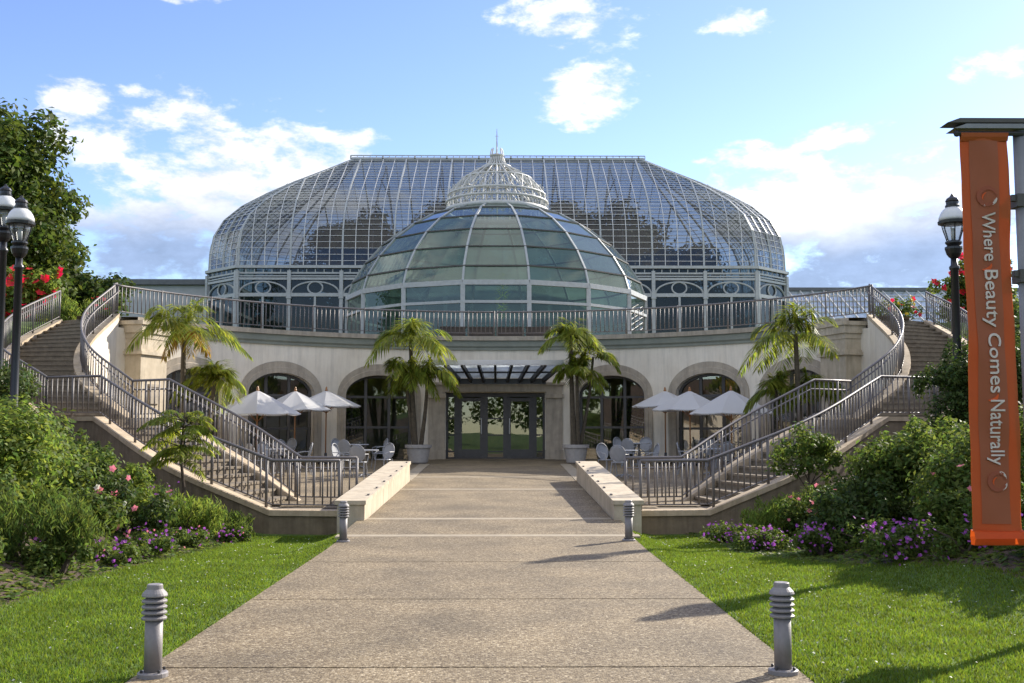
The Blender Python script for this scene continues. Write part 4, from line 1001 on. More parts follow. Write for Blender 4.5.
# ------------------------------------------------------------------ lamp posts
def lamp_post(label, x, y, z, top):
    t = thing('street_lamp', label, 'street lamp', (x, y, z), 'black lamp posts'); h = top - z; c = (x, y, z)
    mb = MB(); mb.lathe([(.24, -.15), (.24, .10), (.20, .16), (.17, .20), (.17, .52), (.12, .58), (.10, .62)], c, 16); obj('base', mb, M['black'], t)
    mb = MB(); mb.lathe([(.095, .6), (.10, .66), (.085, .70), (.075, h - 1.55), (.10, h - 1.52), (.10, h - 1.47), (.07, h - 1.44), (.065, h - 1.30)], c, 14); obj('post', mb, M['black'], t, smooth=True)
    mb = MB(); mb.lathe([(.06, h - 1.31), (.10, h - 1.28), (.14, h - 1.22), (.17, h - 1.12), (.17, h - 1.08), (.12, h - 1.05), (.16, h - 1.0), (.16, h - .97), (.12, h - .95)], c, 16); obj('collar', mb, M['black'], t)
    mb = MB(); mb.lathe([(.115, h - .95), (.145, h - .86), (.185, h - .74), (.215, h - .62)], c, 16); obj('lantern_glass', mb, M['glass_lamp'], t, smooth=True)
    for k in range(6):
        a = PI / 3 * k + .3; mb = MB(); mb.tube([(x + r * math.cos(a), y + r * math.sin(a), z + q) for r, q in ((.125, h - .96), (.155, h - .86), (.195, h - .74), (.228, h - .60))], .013, 5); obj('lantern_bar', mb, M['black'], t)
    mb = MB(); mb.lathe([(.04, h - .95), (.05, h - .80), (.045, h - .70)], c, 10); obj('lamp', mb, M['lamp_white'], t, smooth=True)
    mb = MB(); mb.lathe([(.23, h - .63), (.285, h - .61), (.29, h - .56), (.26, h - .54)], c, 20); obj('rim', mb, M['black'], t)
    mb = MB(); mb.lathe([(.27, h - .545), (.265, h - .48), (.235, h - .40), (.19, h - .33), (.13, h - .28)], c, 20); obj('hood', mb, M['lamp_white'], t, smooth=True)
    mb = MB(); mb.lathe([(.135, h - .29), (.14, h - .24), (.12, h - .22), (.12, h - .17), (.135, h - .15), (.11, h - .10), (.05, h - .06), (.03, h - .03), (.012, h)], c, 14); obj('cap', mb, M['black'], t)
lamp_post('black lamp post with white-hooded lantern beside the orange banner', 9.22, 21.6, H(9.22, 21.6) - .02, 6.38)
lamp_post('nearer and fully visible of the two black lamp posts by the big dark tree', -9.71, 22.5, H(-9.71, 22.5) - .02, 6.50)
lamp_post('farther of the two black lamp posts by the big tree, cut off at the edge', -10.86, 24.3, H(-10.86, 24.3) - .02, 7.15)

lamp_post('black lamp post outside the right picture edge, its shadow crossing the path', 8.2, 15.7, H(8.2, 15.7) - .02, 5.0)

# ------------------------------------------------------------------ banner and its pole
def banner():
    Y = 8.5; zp = H(4.33, Y)
    t = thing('banner_pole', 'grey steel pole with a flat two-blade lamp arm carrying the orange banner', 'lamp pole', (4.33, Y + .05, zp))
    mb = MB(); mb.lathe([(.085, -.1), (.085, .03), (.058, .05)], (4.33, Y + .05, zp), 14); obj('base', mb, M['pole_grey'], t)
    mb = MB(); mb.tube([(4.33, Y + .05, zp), (4.33, Y + .05, 4.0)], .055, 14); obj('pole', mb, M['pole_grey'], t, smooth=True)
    def blade(z, xa, xb, th, m):
        b = MB(); w = .085
        q = [(xa, Y + .05 - w, z), (xb, Y + .05 - w, z), (xb, Y + .05 + w, z), (xa, Y + .05 + w, z)]
        q2 = [(xa + .10, Y + .05 - w, z + th), (xb, Y + .05 - w, z + th), (xb, Y + .05 + w, z + th), (xa + .10, Y + .05 + w, z + th)]
        b.add(q + q2, [(3, 2, 1, 0), (4, 5, 6, 7), (0, 1, 5, 4), (1, 2, 6, 5), (2, 3, 7, 6), (3, 0, 4, 7)]); obj('lamp_blade', b, m, t)
    blade(4.0, 3.77, 5.0, .036, M['pole_grey']); blade(4.046, 3.72, 5.08, .036, M['dark_frame'])
    for z in (3.965,):
        mb = MB(); mb.tube([(4.33, Y, z), (3.81, Y, z)], .02, 8); mb.ball((3.805, Y, z), .028); obj('bracket', mb, M['iron_dark'], t)
    mb = MB(); mb.tube([(4.33, Y, .76), (3.85, Y, .76)], .018, 8); obj('bracket', mb, M['iron_dark'], t)
    for z in (3.43, 2.83):
        mb = MB(); mb.box((4.33, Y + .05, z), (.15, .15, .10)); mb.box((4.255, Y + .02, z + .02), (.07, .05, .05)); obj('clamp', mb, M['dark_frame'], t)
    # cloth, slightly billowed
    cloth = bpy.data.materials.new('orange_banner_cloth'); cloth.use_nodes = True; N = cloth.node_tree.nodes; L = cloth.node_tree.links; b = N['Principled BSDF']
    b.inputs['Roughness'].default_value = .7; b.inputs['Specular IOR Level'].default_value = .25
    def cl(name, col, tr=.35):
        m = bpy.data.materials.new(name); m.use_nodes = True; N = m.node_tree.nodes; L = m.node_tree.links; b = N['Principled BSDF']; b.inputs['Roughness'].default_value = .65
        tc = N.new('ShaderNodeTexCoord'); nz = N.new('ShaderNodeTexNoise'); nz.inputs['Scale'].default_value = 3; nz.inputs['Detail'].default_value = 5; L.new(tc.outputs['Object'], nz.inputs['Vector'])
        rp = N.new('ShaderNodeValToRGB'); rp.color_ramp.elements[0].color = (*(c * .9 for c in col), 1); rp.color_ramp.elements[1].color = (*(c * 1.1 for c in col), 1); L.new(nz.outputs['Fac'], rp.inputs['Fac']); L.new(rp.outputs[0], b.inputs['Base Color'])
        t_ = N.new('ShaderNodeBsdfTranslucent'); L.new(rp.outputs[0], t_.inputs['Color']); mx = N.new('ShaderNodeMixShader'); mx.inputs[0].default_value = tr
        L.new(b.outputs[0], mx.inputs[1]); L.new(t_.outputs[0], mx.inputs[2]); L.new(mx.outputs[0], N['Material Output'].inputs['Surface']); return m
    bpy.data.materials.remove(cloth)
    M['b_or'] = cl('orange_banner_cloth', (.47, .11, .023)); M['b_in'] = cl('faded_banner_panel', (.385, .125, .055)); M['b_hem'] = cl('bright_orange_hem', (.62, .10, .014), .4)
    M['b_wh'] = cl('banner_lettering', (.74, .66, .60), .3); M['b_sw'] = cl('banner_swoosh', (.75, .12, .02), .3); M['b_ring'] = cl('banner_emblem', (.36, .10, .05), .3)
    x0, x1, z0, z1 = 3.83, 4.205, .748, 3.955
    def bl(u, v): return .022 * math.sin(v * 9 + u * 2) * math.sin(PI * v) + .010 * math.sin(u * 6 + v * 21) + .004 * math.sin(v * 47 + u * 5)
    def sheet(mb, a, b_, c, d, off, nu=8, nv=40):
        rows = []
        for j in range(nv + 1):
            z = c + (d - c) * j / nv; rows.append([(x, Y - off + bl((x - x0) / (x1 - x0), (z - z0) / (z1 - z0)), z) for x in [a + (b_ - a) * i / nu for i in range(nu + 1)]])
        mb.grid(rows)
    bt = thing('banner', 'tall orange cloth banner with white lettering running down it', 'banner', (4.02, Y, z0))
    mb = MB(); sheet(mb, x0, x1, z0 + .10, z1, 0); sheet(mb, x0, x1, z0 + .10, z1, -.004); obj('cloth', mb, M['b_or'], bt, smooth=True)
    mb = MB(); sheet(mb, x0 + .068, x1 - .085, z0 + .16, z1 - .05, .004, 6); pan = obj('panel', mb, M['b_in'], bt, smooth=True)
    mb = MB(); mb.grid([[(x, Y + q, z) for x in (x0 - .01, x1 + .01)] for q, z in ((.03, z0 + .115), (-.035, z0 + .10), (-.05, z0 + .05), (-.03, z0), (.03, z0), (.045, z0 + .06), (.03, z0 + .115))]); obj('hem', mb, M['b_hem'], bt)
    mb = MB(); mb.grid([[(x, Y + q, z) for x in (x0, x1)] for q, z in ((-.003, z1 - .05), (-.018, z1 - .02), (-.022, z1 + .01), (0, z1 + .03), (.022, z1 + .01), (.004, z1 - .05))]); obj('hem', mb, M['b_or'], bt)
    # lettering: real glyph outlines, reading downward
    def word(txt, ztop, ln, xb, hgt, bold=0.0):
        cu = bpy.data.curves.new('lettering', 'FONT'); cu.body = txt; cu.size = 1.0; cu.extrude = .004; cu.offset = bold; cu.resolution_u = 4
        o = bpy.data.objects.new('lettering', cu); C.objects.link(o); bpy.context.view_layer.update()
        me = bpy.data.meshes.new_from_object(o.evaluated_get(bpy.context.evaluated_depsgraph_get())); C.objects.unlink(o); bpy.data.objects.remove(o)
        xs = [v.co.x for v in me.vertices]; w = max(xs) - min(xs); sx = ln / w; m0 = min(xs)
        for v in me.vertices:
            px, py, pz = v.co.x, v.co.y, v.co.z
            X = xb + py * hgt; Z = ztop - (px - m0) * sx
            v.co = (X - bt.location.x, Y - .012 + pz + bl((X - x0) / (x1 - x0), (Z - z0) / (z1 - z0)) - bt.location.y, Z - bt.location.z)
        me.update(); me.materials.clear(); me.materials.append(M['b_wh']); link('lettering', me, bt)
    def zpx(py): return 1.6 + (433.5 - py) * Y / 1100 * (1 + .0075 * ((433.5 - py) / 300)) 
    for txt, a, b_ in (('Where', 210, 260), ('Beauty', 269, 327), ('Comes', 333, 393), ('Naturally', 400, 465)):
        word(txt, zpx(a), zpx(a) - zpx(b_), 3.985, .15, .006)
    def crescent(cx_, cz, r, a0, a1, w, m, nm):
        mb = MB(); n = 14; row0 = []; row1 = []
        for i in range(n + 1):
            a = a0 + (a1 - a0) * i / n; q = w * math.sin(PI * i / n) ** .8
            for rr, row in ((r - q / 2, row0), (r + q / 2 + .001, row1)):
                X, Z = cx_ + rr * math.cos(a), cz + rr * math.sin(a); row.append((X, Y - .0125 + bl((X - x0) / (x1 - x0), (Z - z0) / (z1 - z0)), Z))
        mb.grid([row0, row1]); obj(nm, mb, m, bt)
    for cz, fl in ((zpx(194), 1), (zpx(481), -1)):
        crescent(4.03, cz, .066, 0, 2 * PI - .01, .037, M['b_ring'], 'emblem_ring'); crescent(4.03, cz - .008 * fl, .066, -PI * .98 if fl > 0 else PI * .05, -PI * .45 if fl > 0 else PI * .5, .017, M['b_wh'], 'emblem_arc')
        crescent(4.03, cz, .069, -PI * .42, -PI * .05, .022, M['b_wh'], 'emblem_arc'); crescent(4.03, cz - .008, .037, PI * .55, PI * 1.2, .012, M['b_sw'], 'emblem_arc')
    for py in (264.5, 396): crescent(3.985, zpx(py) + .02, .055, -PI * .62, -PI * .02, .026, M['b_sw'], 'swoosh')
banner()

# ------------------------------------------------------------------ umbrellas, tables and chairs in the court
def umbrella(label, x, y, r, drop, ztop, rot, tilt=0.0):
    zf = ramp(y); t = thing('umbrella', label, 'umbrella', (x, y, zf), 'white umbrellas in the court')
    mb = MB(); mb.lathe([(.26, 0), (.26, .05), (.06, .09), (.04, .35)], (x, y, zf), 14); obj('base', mb, M['iron_dark'], t)
    mb = MB(); mb.tube([(x, y, zf + .05), (x, y, ztop + .02)], .024, 8); obj('pole', mb, M['pole_wood'], t, smooth=True)
    n = 8; mb = MB(); rows = []
    for i in range(7):
        f = i / 6; rr = r * f; row = []
        for k in range(n * 4 + 1):
            a = rot + 2 * PI * k / (n * 4); seg = (k % 4) / 4
            cf = math.cos(PI / n) / math.cos((seg - .5) * 2 * PI / n)            # straight edges between ribs
            sag = .05 * f * math.sin(PI * seg)
            row.append((x + rr * cf * math.cos(a), y + rr * cf * math.sin(a), ztop - drop * (f ** 1.06) - sag * .6))
        rows.append(row)
    rows.append([(p[0] + (x - p[0]) * .01, p[1] + (y - p[1]) * .01, p[2] - .03) for p in rows[-1]])
    mb.grid(rows); can = obj('canopy', mb, M['canvas'], t)
    for k in range(n):
        a = rot + 2 * PI * k / n; mb = MB(); e = (x + r * .97 * math.cos(a), y + r * .97 * math.sin(a), ztop - drop - .03)
        mb.bar((x, y, ztop - .06), e, .018, .025); mb.bar((x, y, ztop - drop - .25), (x + r * .5 * math.cos(a), y + r * .5 * math.sin(a), ztop - drop * .5 - .06), .014); obj('rib', mb, M['pole_wood'], t)
    mb = MB(); mb.lathe([(.045, -.02), (.05, .02), (.03, .05), (.035, .08), (.012, .13)], (x, y, ztop), 8); obj('finial', mb, M['pole_wood'], t)
umbrella('white canvas umbrella nearest the stairs of the left group, largest in view', -7.30, 34.0, 1.33, .72, 2.93, .2)
umbrella('middle one of the three white umbrellas before the left arches', -6.55, 36.2, 1.26, .62, 3.00, .5)
umbrella('white umbrella nearest the entrance in the left group', -5.66, 37.0, 1.16, .52, 3.04, .1)
umbrella('white canvas umbrella nearest the stairs of the right group, largest in view', 7.36, 34.2, 1.33, .72, 2.95, .35)
umbrella('middle one of the three white umbrellas before the right arches', 6.38, 36.0, 1.26, .62, 3.00, .1)
umbrella('white umbrella nearest the entrance in the right group', 5.75, 37.2, 1.16, .52, 3.04, .4)

def chair_proto():
    t = thing('cafe_chair', 'x', 'chair', (0, 0, 0), 'cafe chairs in the court')
    mb = MB(); mb.lathe([(.20, .43), (.215, .445), (.205, .46)], (0, 0, 0), 18); obj('seat', mb, M['chair'], t)
    mb = MB(); loop = [(.21 * math.cos(a), -.20 - .05 * math.sin(a), .68 + .23 * math.sin(a)) for a in [2 * PI * k / 24 for k in range(24)]]
    mb.tube(loop + [loop[0]], .013, 6); obj('back_frame', mb, M['chair'], t, smooth=True)
    mb = MB(); rows = []
    for i in range(9):
        f = -1 + 2 * i / 8; w = .2 * math.sqrt(max(0.001, 1 - f * f)); rows.append([(w * u, -.205 - .05 * f + .03 * (1 - u * u) * -1, .68 + .222 * f) for u in (-1, -.5, 0, .5, 1)])
    mb.grid(rows); obj('backrest', mb, M['chair'], t)
    for sx in (-1, 1):
        mb = MB(); mb.tube([(sx * .16, .15, .44), (sx * .20, .20, 0)], .013, 6); obj('leg', mb, M['chair'], t)
        mb = MB(); mb.tube([(sx * .17, -.16, .47), (sx * .20, -.24, 0)], .013, 6); obj('leg', mb, M['chair'], t)
        mb = MB(); mb.tube([(sx * .205, -.21, .66), (sx * .25, .02, .66), (sx * .22, .16, .62), (sx * .19, .17, .44)], .012, 6); obj('arm', mb, M['chair'], t)
    return t
CH = chair_proto()
def table_proto():
    t = thing('cafe_table', 'x', 'table', (0, 0, 0), 'cafe tables in the court')
    mb = MB(); mb.lathe([(.36, .715), (.375, .725), (.375, .742), (.36, .75)], (0, 0, 0), 24); obj('tabletop', mb, M['table'], t)
    mb = MB(); mb.lathe([(.035, .05), (.03, .70), (.12, .715)], (0, 0, 0), 10); obj('column', mb, M['chair'], t, smooth=True)
    for k in range(4):
        a = PI / 4 + PI / 2 * k; mb = MB(); mb.tube([(.02 * math.cos(a), .02 * math.sin(a), .08), (.18 * math.cos(a), .18 * math.sin(a), .055), (.28 * math.cos(a), .28 * math.sin(a), .015)], .018, 6); obj('foot', mb, M['chair'], t)
    return t
TB = table_proto(); first = {'c': True, 't': True}
def put(pr, key, label, x, y, rz):
    o = pr if first[key] else copy_tree(pr); first[key] = False
    o.location = (x, y, ramp(y) - .01); o.rotation_euler = (0, 0, rz); o['label'] = label
sets = [(-3.55, 30.6, 'nearest the left parapet', [(.9, 'outer'), (2.8, 'parapet side'), (4.6, 'front')]), (-4.3, 34.6, 'by the left potted palm', [(.4, 'outer'), (2.5, 'rear'), (4.4, 'front')]),
        (-6.1, 31.2, 'behind the left lower railing', [(.3, 'right'), (2.2, 'rear'), (4.0, 'left')]), (-7.0, 34.6, 'under the large left umbrella', [(1.0, 'rear'), (3.1, 'left'), (5.2, 'front')]),
        (3.6, 30.4, 'nearest the right parapet', [(2.2, 'parapet side'), (.2, 'outer'), (4.4, 'front')]), (4.65, 35.6, 'before the right inner arch', [(1.2, 'rear'), (2.3, 'rear door side'), (4.2, 'front')]),
        (6.2, 31.4, 'behind the right lower railing', [(2.9, 'left'), (.9, 'rear'), (5.0, 'front')]), (7.2, 34.7, 'under the large right umbrella', [(2.1, 'rear'), (0, 'right'), (4.1, 'front')])]
for x, y, wh, chs in sets:
    put(TB, 't', 'round pale cafe table ' + wh, x, y, .3)
    for a, q in chs:
        cx_, cy_ = x + .72 * math.cos(a), y + .72 * math.sin(a)
        put(CH, 'c', 'pale chair, the ' + q + ' one at the table ' + wh, cx_, cy_, a + PI / 2)
# ------------------------------------------------------------------ trees
def tree(name, label, cat, x, y, z, h, crown, k, cr, n, size, m, trunk_r=.25, group=None, limbs=7, low=-.7, aspect=.55, barkm='bark', lean=(0, 0)):
    """crown: (cz above base, rx, ry, rz)."""
    t = thing(name, label, cat, (x, y, z), group)
    cz, rx, ry, rz = crown; cl = make_clumps(x + lean[0], y + lean[1], z + cz, rx, ry, rz, k, cr, low)
    mb = MB(); top = Vector((x + lean[0] * .8, y + lean[1] * .8, z + cz + rz * .3))
    p0 = Vector((x, y, z - .2)); mb.tube([p0, p0.lerp(top, .3) + Vector((.03 * h * .2, 0, 0)), p0.lerp(top, .65), top], [trunk_r, trunk_r * .75, trunk_r * .5, trunk_r * .15], 9)
    for i in range(limbs):
        c = random.choice(cl); s = p0.lerp(top, .35 + .5 * random.random()); e = Vector(c[:3]); md = s.lerp(e, .5) + Vector((0, 0, -.06 * (e - s).length))
        mb.tube([s, md, e], [trunk_r * .4, trunk_r * .25, trunk_r * .06], 6)
    obj('trunk', mb, M[barkm], t, smooth=True)
    foliage('crown', cl, n, size, M[m], t, aspect)
    return t
tree('oak_tree', 'big dark-leaved tree rising behind the left stairs and the pair of lamps', 'tree', -19.9, 42.5, 5.1, 10, (4.75, 3.85, 3.8, 5.25), 98, 1.05, 36000, .27, 'oak', .4, limbs=12, low=-.95)
tree('small_tree', 'low dark tree between the big tree and the left end of the terrace', 'tree', -16.6, 44.5, 5.1, 4, (1.6, 2.2, 1.7, 1.6), 26, .75, 8500, .24, 'leaf_dark', .14, low=-.95)
tree('distant_tree', 'small rounded treetop showing above the far pale wing', 'tree', -24.0, 78, 5.1, 5, (4.4, 2.0, 2.0, 1.3), 12, .7, 1500, .35, 'oak', .2, group='treetops beyond the pale wing')
tree('distant_tree', 'smaller treetop beside the palm house above the far pale wing', 'tree', -20.2, 80, 5.1, 5, (4.4, 1.1, 1.1, 1.0), 8, .6, 900, .35, 'oak', .2, group='treetops beyond the pale wing')
# palms and trees growing under the palm house glass
for x, y, hh, r, lb in ((-7.6, 66.5, 10.0, 2.6, 'dark leafy tree inside the palm house, left of the dome'), (-12.2, 68.5, 7.6, 2.6, 'bushy tree at the left end inside the palm house'), (-3.0, 70, 11.6, 2.6, 'tall tree deep inside the palm house, left of the crown'), (-10.0, 71.5, 9.8, 2.6, 'pale bushy tree inside the palm house between its left end and middle'),
                        (6.6, 66.5, 10.4, 2.7, 'dark leafy tree inside the palm house, right of the dome'), (11.9, 68, 8.0, 2.8, 'bushy tree at the right end inside the palm house'), (3.2, 70, 11.8, 2.5, 'tall tree deep inside the palm house, right of the crown'), (9.2, 71, 10.4, 2.7, 'dark bushy tree inside the palm house between its right end and middle')):
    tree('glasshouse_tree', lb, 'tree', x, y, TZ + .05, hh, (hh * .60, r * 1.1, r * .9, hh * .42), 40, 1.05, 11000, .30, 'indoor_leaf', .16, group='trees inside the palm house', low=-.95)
for x, lb in ((-13.0, 'dark hedge-like planting behind the left end of the palm house wall'), (-9.0, 'dark planting behind the palm house wall left of the dome'), (9.0, 'dark planting behind the palm house wall right of the dome'), (13.0, 'dark hedge-like planting behind the right end of the palm house wall')):
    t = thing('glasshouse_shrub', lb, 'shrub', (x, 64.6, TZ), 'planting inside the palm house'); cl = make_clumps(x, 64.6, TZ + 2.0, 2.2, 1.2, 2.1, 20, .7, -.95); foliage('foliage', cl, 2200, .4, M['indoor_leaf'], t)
# low planting against the palm house wall inside
# ------------------------------------------------------------------ palms
def palm(name, label, stems, pot=None, dry=None):
    x, y, z = stems[0][0]; t = thing(name, label, 'palm', (x, y, z), 'palms in the court')
    for (bx, by, bz), (tx, ty, tz), nf, ln, llen, r in stems:
        b = Vector((bx, by, bz)); e = Vector((tx, ty, tz)); mb = MB(); md = b.lerp(e, .5) + Vector(((tx - bx) * .12, 0, 0))
        pts = catmull([b, md, e], 6); mb.tube(pts, [r * (1.25 - .5 * i / (len(pts) - 1)) * (1 + .08 * (i % 2)) for i in range(len(pts))], 8); obj('trunk', mb, M['palm_bark'], t)
        vs = []
        for i in range(nf):
            az = 2 * PI * (i + .35 * random.random()) / nf * 1.0 + i * 2.4; el = R_(random.choice((78, 66, 52, 38, 22)) + random.uniform(-8, 8))
            vs += frond_verts((tx, ty, tz - .05), az, ln * random.uniform(.8, 1.1), el, .55 + .35 * random.random(), llen * random.uniform(.85, 1.1))
        v = np.array(vs); np_obj('fronds', v, len(v) // 4, 4, M['palm'], t)
    if dry:
        vs = []
        for az, el, ln in dry[1]: vs += frond_verts(dry[0], az, ln, R_(el), .9, .42, hang=.9)
        v = np.array(vs); np_obj('dry_fronds', v, len(v) // 4, 4, M['palm_dry'], t)
    return t
def planter(label, x, y, r=.44, h=.62):
    z = ramp(y); t = thing('planter', label, 'planter', (x, y, z), 'round planters by the entrance')
    mb = MB(); mb.lathe([(r * .66, 0), (r * .72, .04), (r * .90, h - .14), (r * .90, h - .12), (r * 1.02, h - .11), (r * 1.04, h), (r * .88, h), (r * .86, h - .06)], (x, y, z), 26); obj('pot', mb, M['pot'], t)
    mb = MB(); mb.lathe([(.0, h - .05), (r * .87, h - .055)], (x, y, z), 20); obj('soil', mb, M['soil'], t)
planter('round grey planter holding the palm left of the entrance', -2.58, 37.2)
planter('round grey planter holding the palm right of the entrance', 2.72, 37.2)
zf = ramp(37.2) + .5
palm('potted_palm', 'two-stemmed feathery palm in the grey planter left of the entrance', [((-2.68, 37.2, zf), (-2.85, 37.0, 4.7), 20, 2.2, .7, .075), ((-2.50, 37.2, zf), (-2.25, 36.9, 3.6), 14, 1.5, .60, .06), ((-2.72, 37.3, zf), (-3.0, 36.9, 3.75), 16, 1.5, .6, .05)])
palm('potted_palm', 'slim feathery palm in the grey planter right of the entrance', [((2.66, 37.2, zf), (2.55, 37.0, 4.9), 17, 1.45, .62, .075), ((2.80, 37.2, zf), (2.75, 36.9, 3.7), 18, 1.35, .6, .06), ((2.86, 37.3, zf), (3.35, 37.5, 4.2), 10, 1.45, .55, .05)])
palm('court_palm', 'sunlit yellow-green palm with a dry frond before the left stone pier', [((-8.7, 31.0, .4), (-8.75, 31.0, 4.5), 18, 2.2, .68, .08), ((-8.3, 31.3, .4), (-7.9, 31.2, 3.1), 18, 1.5, .6, .07)], dry=((-8.6, 30.9, 4.45), ((-1.2, 20, 1.25), (-2.0, 10, 1.1), (-.6, 15, 1.0))))
palm('court_palm', 'dark drooping palm before the right stone pier', [((8.7, 31.0, .4), (8.55, 31.0, 4.4), 18, 2.2, .68, .08), ((8.9, 31.4, .4), (9.0, 31.3, 2.9), 18, 1.4, .60, .07), ((8.5, 31.2, .4), (8.0, 31.2, 2.9), 12, 1.2, .5, .05)])
# small trees growing in the beds in front of the stairs
def feather_tree():
    x, y = -5.62, 20.3; z = H(x, y); t = thing('feathery_tree', 'small thin tree with drooping feathery branches before the left stairs', 'tree', (x, y, z))
    mb = MB(); mb.tube([(x, y, z - .1), (x + .03, y, z + .55), (x - .05, y, z + 1.15), (x + .02, y, z + 1.9)], [.035, .03, .025, .012], 7); vs = []
    for i in range(36):
        az = i * 2.399 + .3 * random.random(); h = z + .85 + 1.0 * random.random(); b = (x, y, h); ln = random.uniform(.5, 1.05); el = R_(random.uniform(5, 50))
        if i % 3 == 0: az = random.choice((.1, PI - .1, PI + .2)) + random.uniform(-.3, .3); ln *= 1.12
        vs += frond_verts(b, az, ln, el, .5, .21, nst=22, width=.032, hang=.6)
        e = Vector(b) + Vector((math.cos(az) * ln * .5, math.sin(az) * ln * .5, ln * .5 * math.sin(el) - .1)); mb.tube([b, e], [.012, .005], 4)
    obj('trunk', mb, M['bark'], t); v = np.array(vs); np_obj('crown', v, len(v) // 4, 4, M['leaf_yellow'], t)
feather_tree()
tree('small_tree', 'small round-headed tree in the bed before the right stairs', 'tree', 5.58, 19.3, H(5.58, 19.3), 1.7, (1.10, .62, .55, .56), 22, .19, 3000, .08, 'leaf_mid', .035, limbs=9, low=-.8)

# ------------------------------------------------------------------ shrubs and flowers of the two banks
def shrub(name, label, x, y, rx, h, m, n, size, k=14, cr=.45, group='shrubs on the planted banks', fl=None, aspect=.5, spiky=False, ry=None):
    n = int(n * 1.7); size *= .80; h *= .9
    z = H(x, y); t = thing(name, label, 'shrub' if 'shrub' in name or 'hedge' in name else 'plant', (x, y, z), group); ry = ry or rx * .85
    mb = MB(); cl = make_clumps(x, y, z + h * .48, rx, ry, h * .52, k, cr * min(rx, h), -.75)
    for i in range(k // 2 + 4):                     # loose shoots
        a = random.uniform(0, 2 * PI); e = random.uniform(.2, 1.3); f = random.uniform(.95, 1.22); q = random.uniform(.10, .2) * min(rx, h)
        cl.append((x + rx * f * math.cos(e) * math.cos(a), y + ry * f * math.cos(e) * math.sin(a), z + h * .48 + h * .52 * f * math.sin(e), q, q, q * 1.6))
    for i in range(7):
        c = random.choice(cl); mb.tube([(x + .1 * rx * math.cos(i), y + .1 * rx * math.sin(i), z - .08), (x + (c[0] - x) * .5, y + (c[1] - y) * .5, z + (c[2] - z) * .6), c[:3]], [.02, .014, .005], 5)
    obj('stems', mb, M['bark'], t)
    if spiky:
        p, d = clump_points(cl, n, .2); nr = unit(n); nr[:, 2] *= .25; dd = d * .5; dd[:, 2] = np.abs(dd[:, 2]) + .7
        np_obj('foliage', leaf_verts(p, nr, size * 1.7, .16, droop=-1.2), n, 4, M[m], t)
    else: foliage('foliage', cl, n, size, M[m], t, aspect)
    if fl:
        for fm, cnt, fs in fl:
            p, d = clump_points(cl, cnt * 4, .95); sel = np.argsort(p[:, 1] * 1.0 - p[:, 2] * .4)[:cnt * 2]; sel = RNG.choice(sel, cnt, replace=False); 
            q = p[sel] + d[sel] * .06 + np.array((0, -.12, .04))
            if cnt <= 95:
                for w in q: petals('flower', [w], fs, M[fm], t)
            else: petals('flowers', q, fs, M[fm], t)
    return t
S = shrub
# left bank
S('leafy_shrub', 'bright bushy shrub below the near lamp post at the left picture edge', -8.0, 17.6, 1.1, 1.2, 'leaf_mid', 5200, .12, 20)
S('leafy_shrub', 'broad light green shrub at the left edge above the grassy clump', -6.5, 14.6, 1.0, 1.25, 'leaf_light', 5200, .105, 20)
S('leafy_shrub', 'tall mid green shrub between the left edge and the pink hibiscus', -6.5, 16.6, .9, 1.05, 'leaf_mid', 5000, .105, 18)
S('leafy_shrub', 'dark green shrub right under the left stair landing', -8.0, 20.8, .95, .5, 'leaf_dark', 4200, .12, 16)
S('leafy_shrub', 'dark shrub on the bank under the middle of the left lower flight', -6.75, 19.8, .75, .45, 'leaf_dark', 3600, .11, 14)
S('leafy_shrub', 'rounded shrub above the pink hibiscus on the left bank', -7.0, 18.5, .85, .7, 'leaf_mid', 4200, .11, 16)
S('leafy_shrub', 'light green shrub at the foot of the near lamp post', -9.2, 20.2, .9, .6, 'leaf_light', 3800, .12, 14)
S('leafy_shrub', 'dark evergreen shrub beside the left outer stair railing behind the lamp', -11.3, 24.0, 1.1, 1.3, 'leaf_dark', 4200, .13, 16)
S('leafy_shrub', 'dark evergreen shrub left of the upper flight under the red flowers', -14.6, 27.5, 1.3, 1.6, 'leaf_dark', 4200, .15, 16)
S('hibiscus_shrub', 'hibiscus bush dotted with big pink flowers on the left bank', -5.25, 16.2, .62, .85, 'leaf_dark', 3000, .085, 14, fl=[('pink', 17, .105), ('white_fl', 2, .09)])
S('grassy_clump', 'fine-leaved grassy clump at the left edge of the lawn', -5.15, 12.6, .75, .72, 'leaf_mid', 5200, .075, 14, spiky=True)
S('grassy_clump', 'fine-leaved light green clump between hibiscus and feathery tree', -4.95, 18.0, .6, .58, 'leaf_light', 2800, .085, 12, spiky=True)
S('grassy_clump', 'low soft green clump at the stair wall left of the lawn', -4.55, 19.3, .42, .5, 'leaf_mid', 1800, .075, 10, spiky=True)
S('lavender_clump', 'dull violet lavender clump behind the hibiscus on the left bank', -5.75, 18.9, .5, .5, 'leaf_mid', 1500, .07, 10, spiky=True, fl=[('purple', 50, .035)])
for i, (x, y, r, w) in enumerate(((-4.55, 13.7, .42, 'left of the others'), (-4.62, 14.8, .40, 'under the hibiscus'), (-4.75, 16.0, .42, 'right of the hibiscus'), (-4.35, 18.9, .34, 'by the left stair wall'), (-5.3, 13.9, .42, 'behind the grassy clump'), (-4.5, 17.2, .38, 'below the light green clump'))):
    S('petunia_plant', 'low purple-flowered petunia on the left lawn edge, ' + w, x, y, r, .25, 'leaf_mid', 1000, .065, 10, .5, 'purple flowers edging the lawns', [('purple', 28, .044), ('pink', 6, .04)])
S('ground_cover_shrub', 'low green leafy plant filling the bed under the pink hibiscus', -5.6, 15.2, .55, .55, 'leaf_mid', 2000, .09, 10)
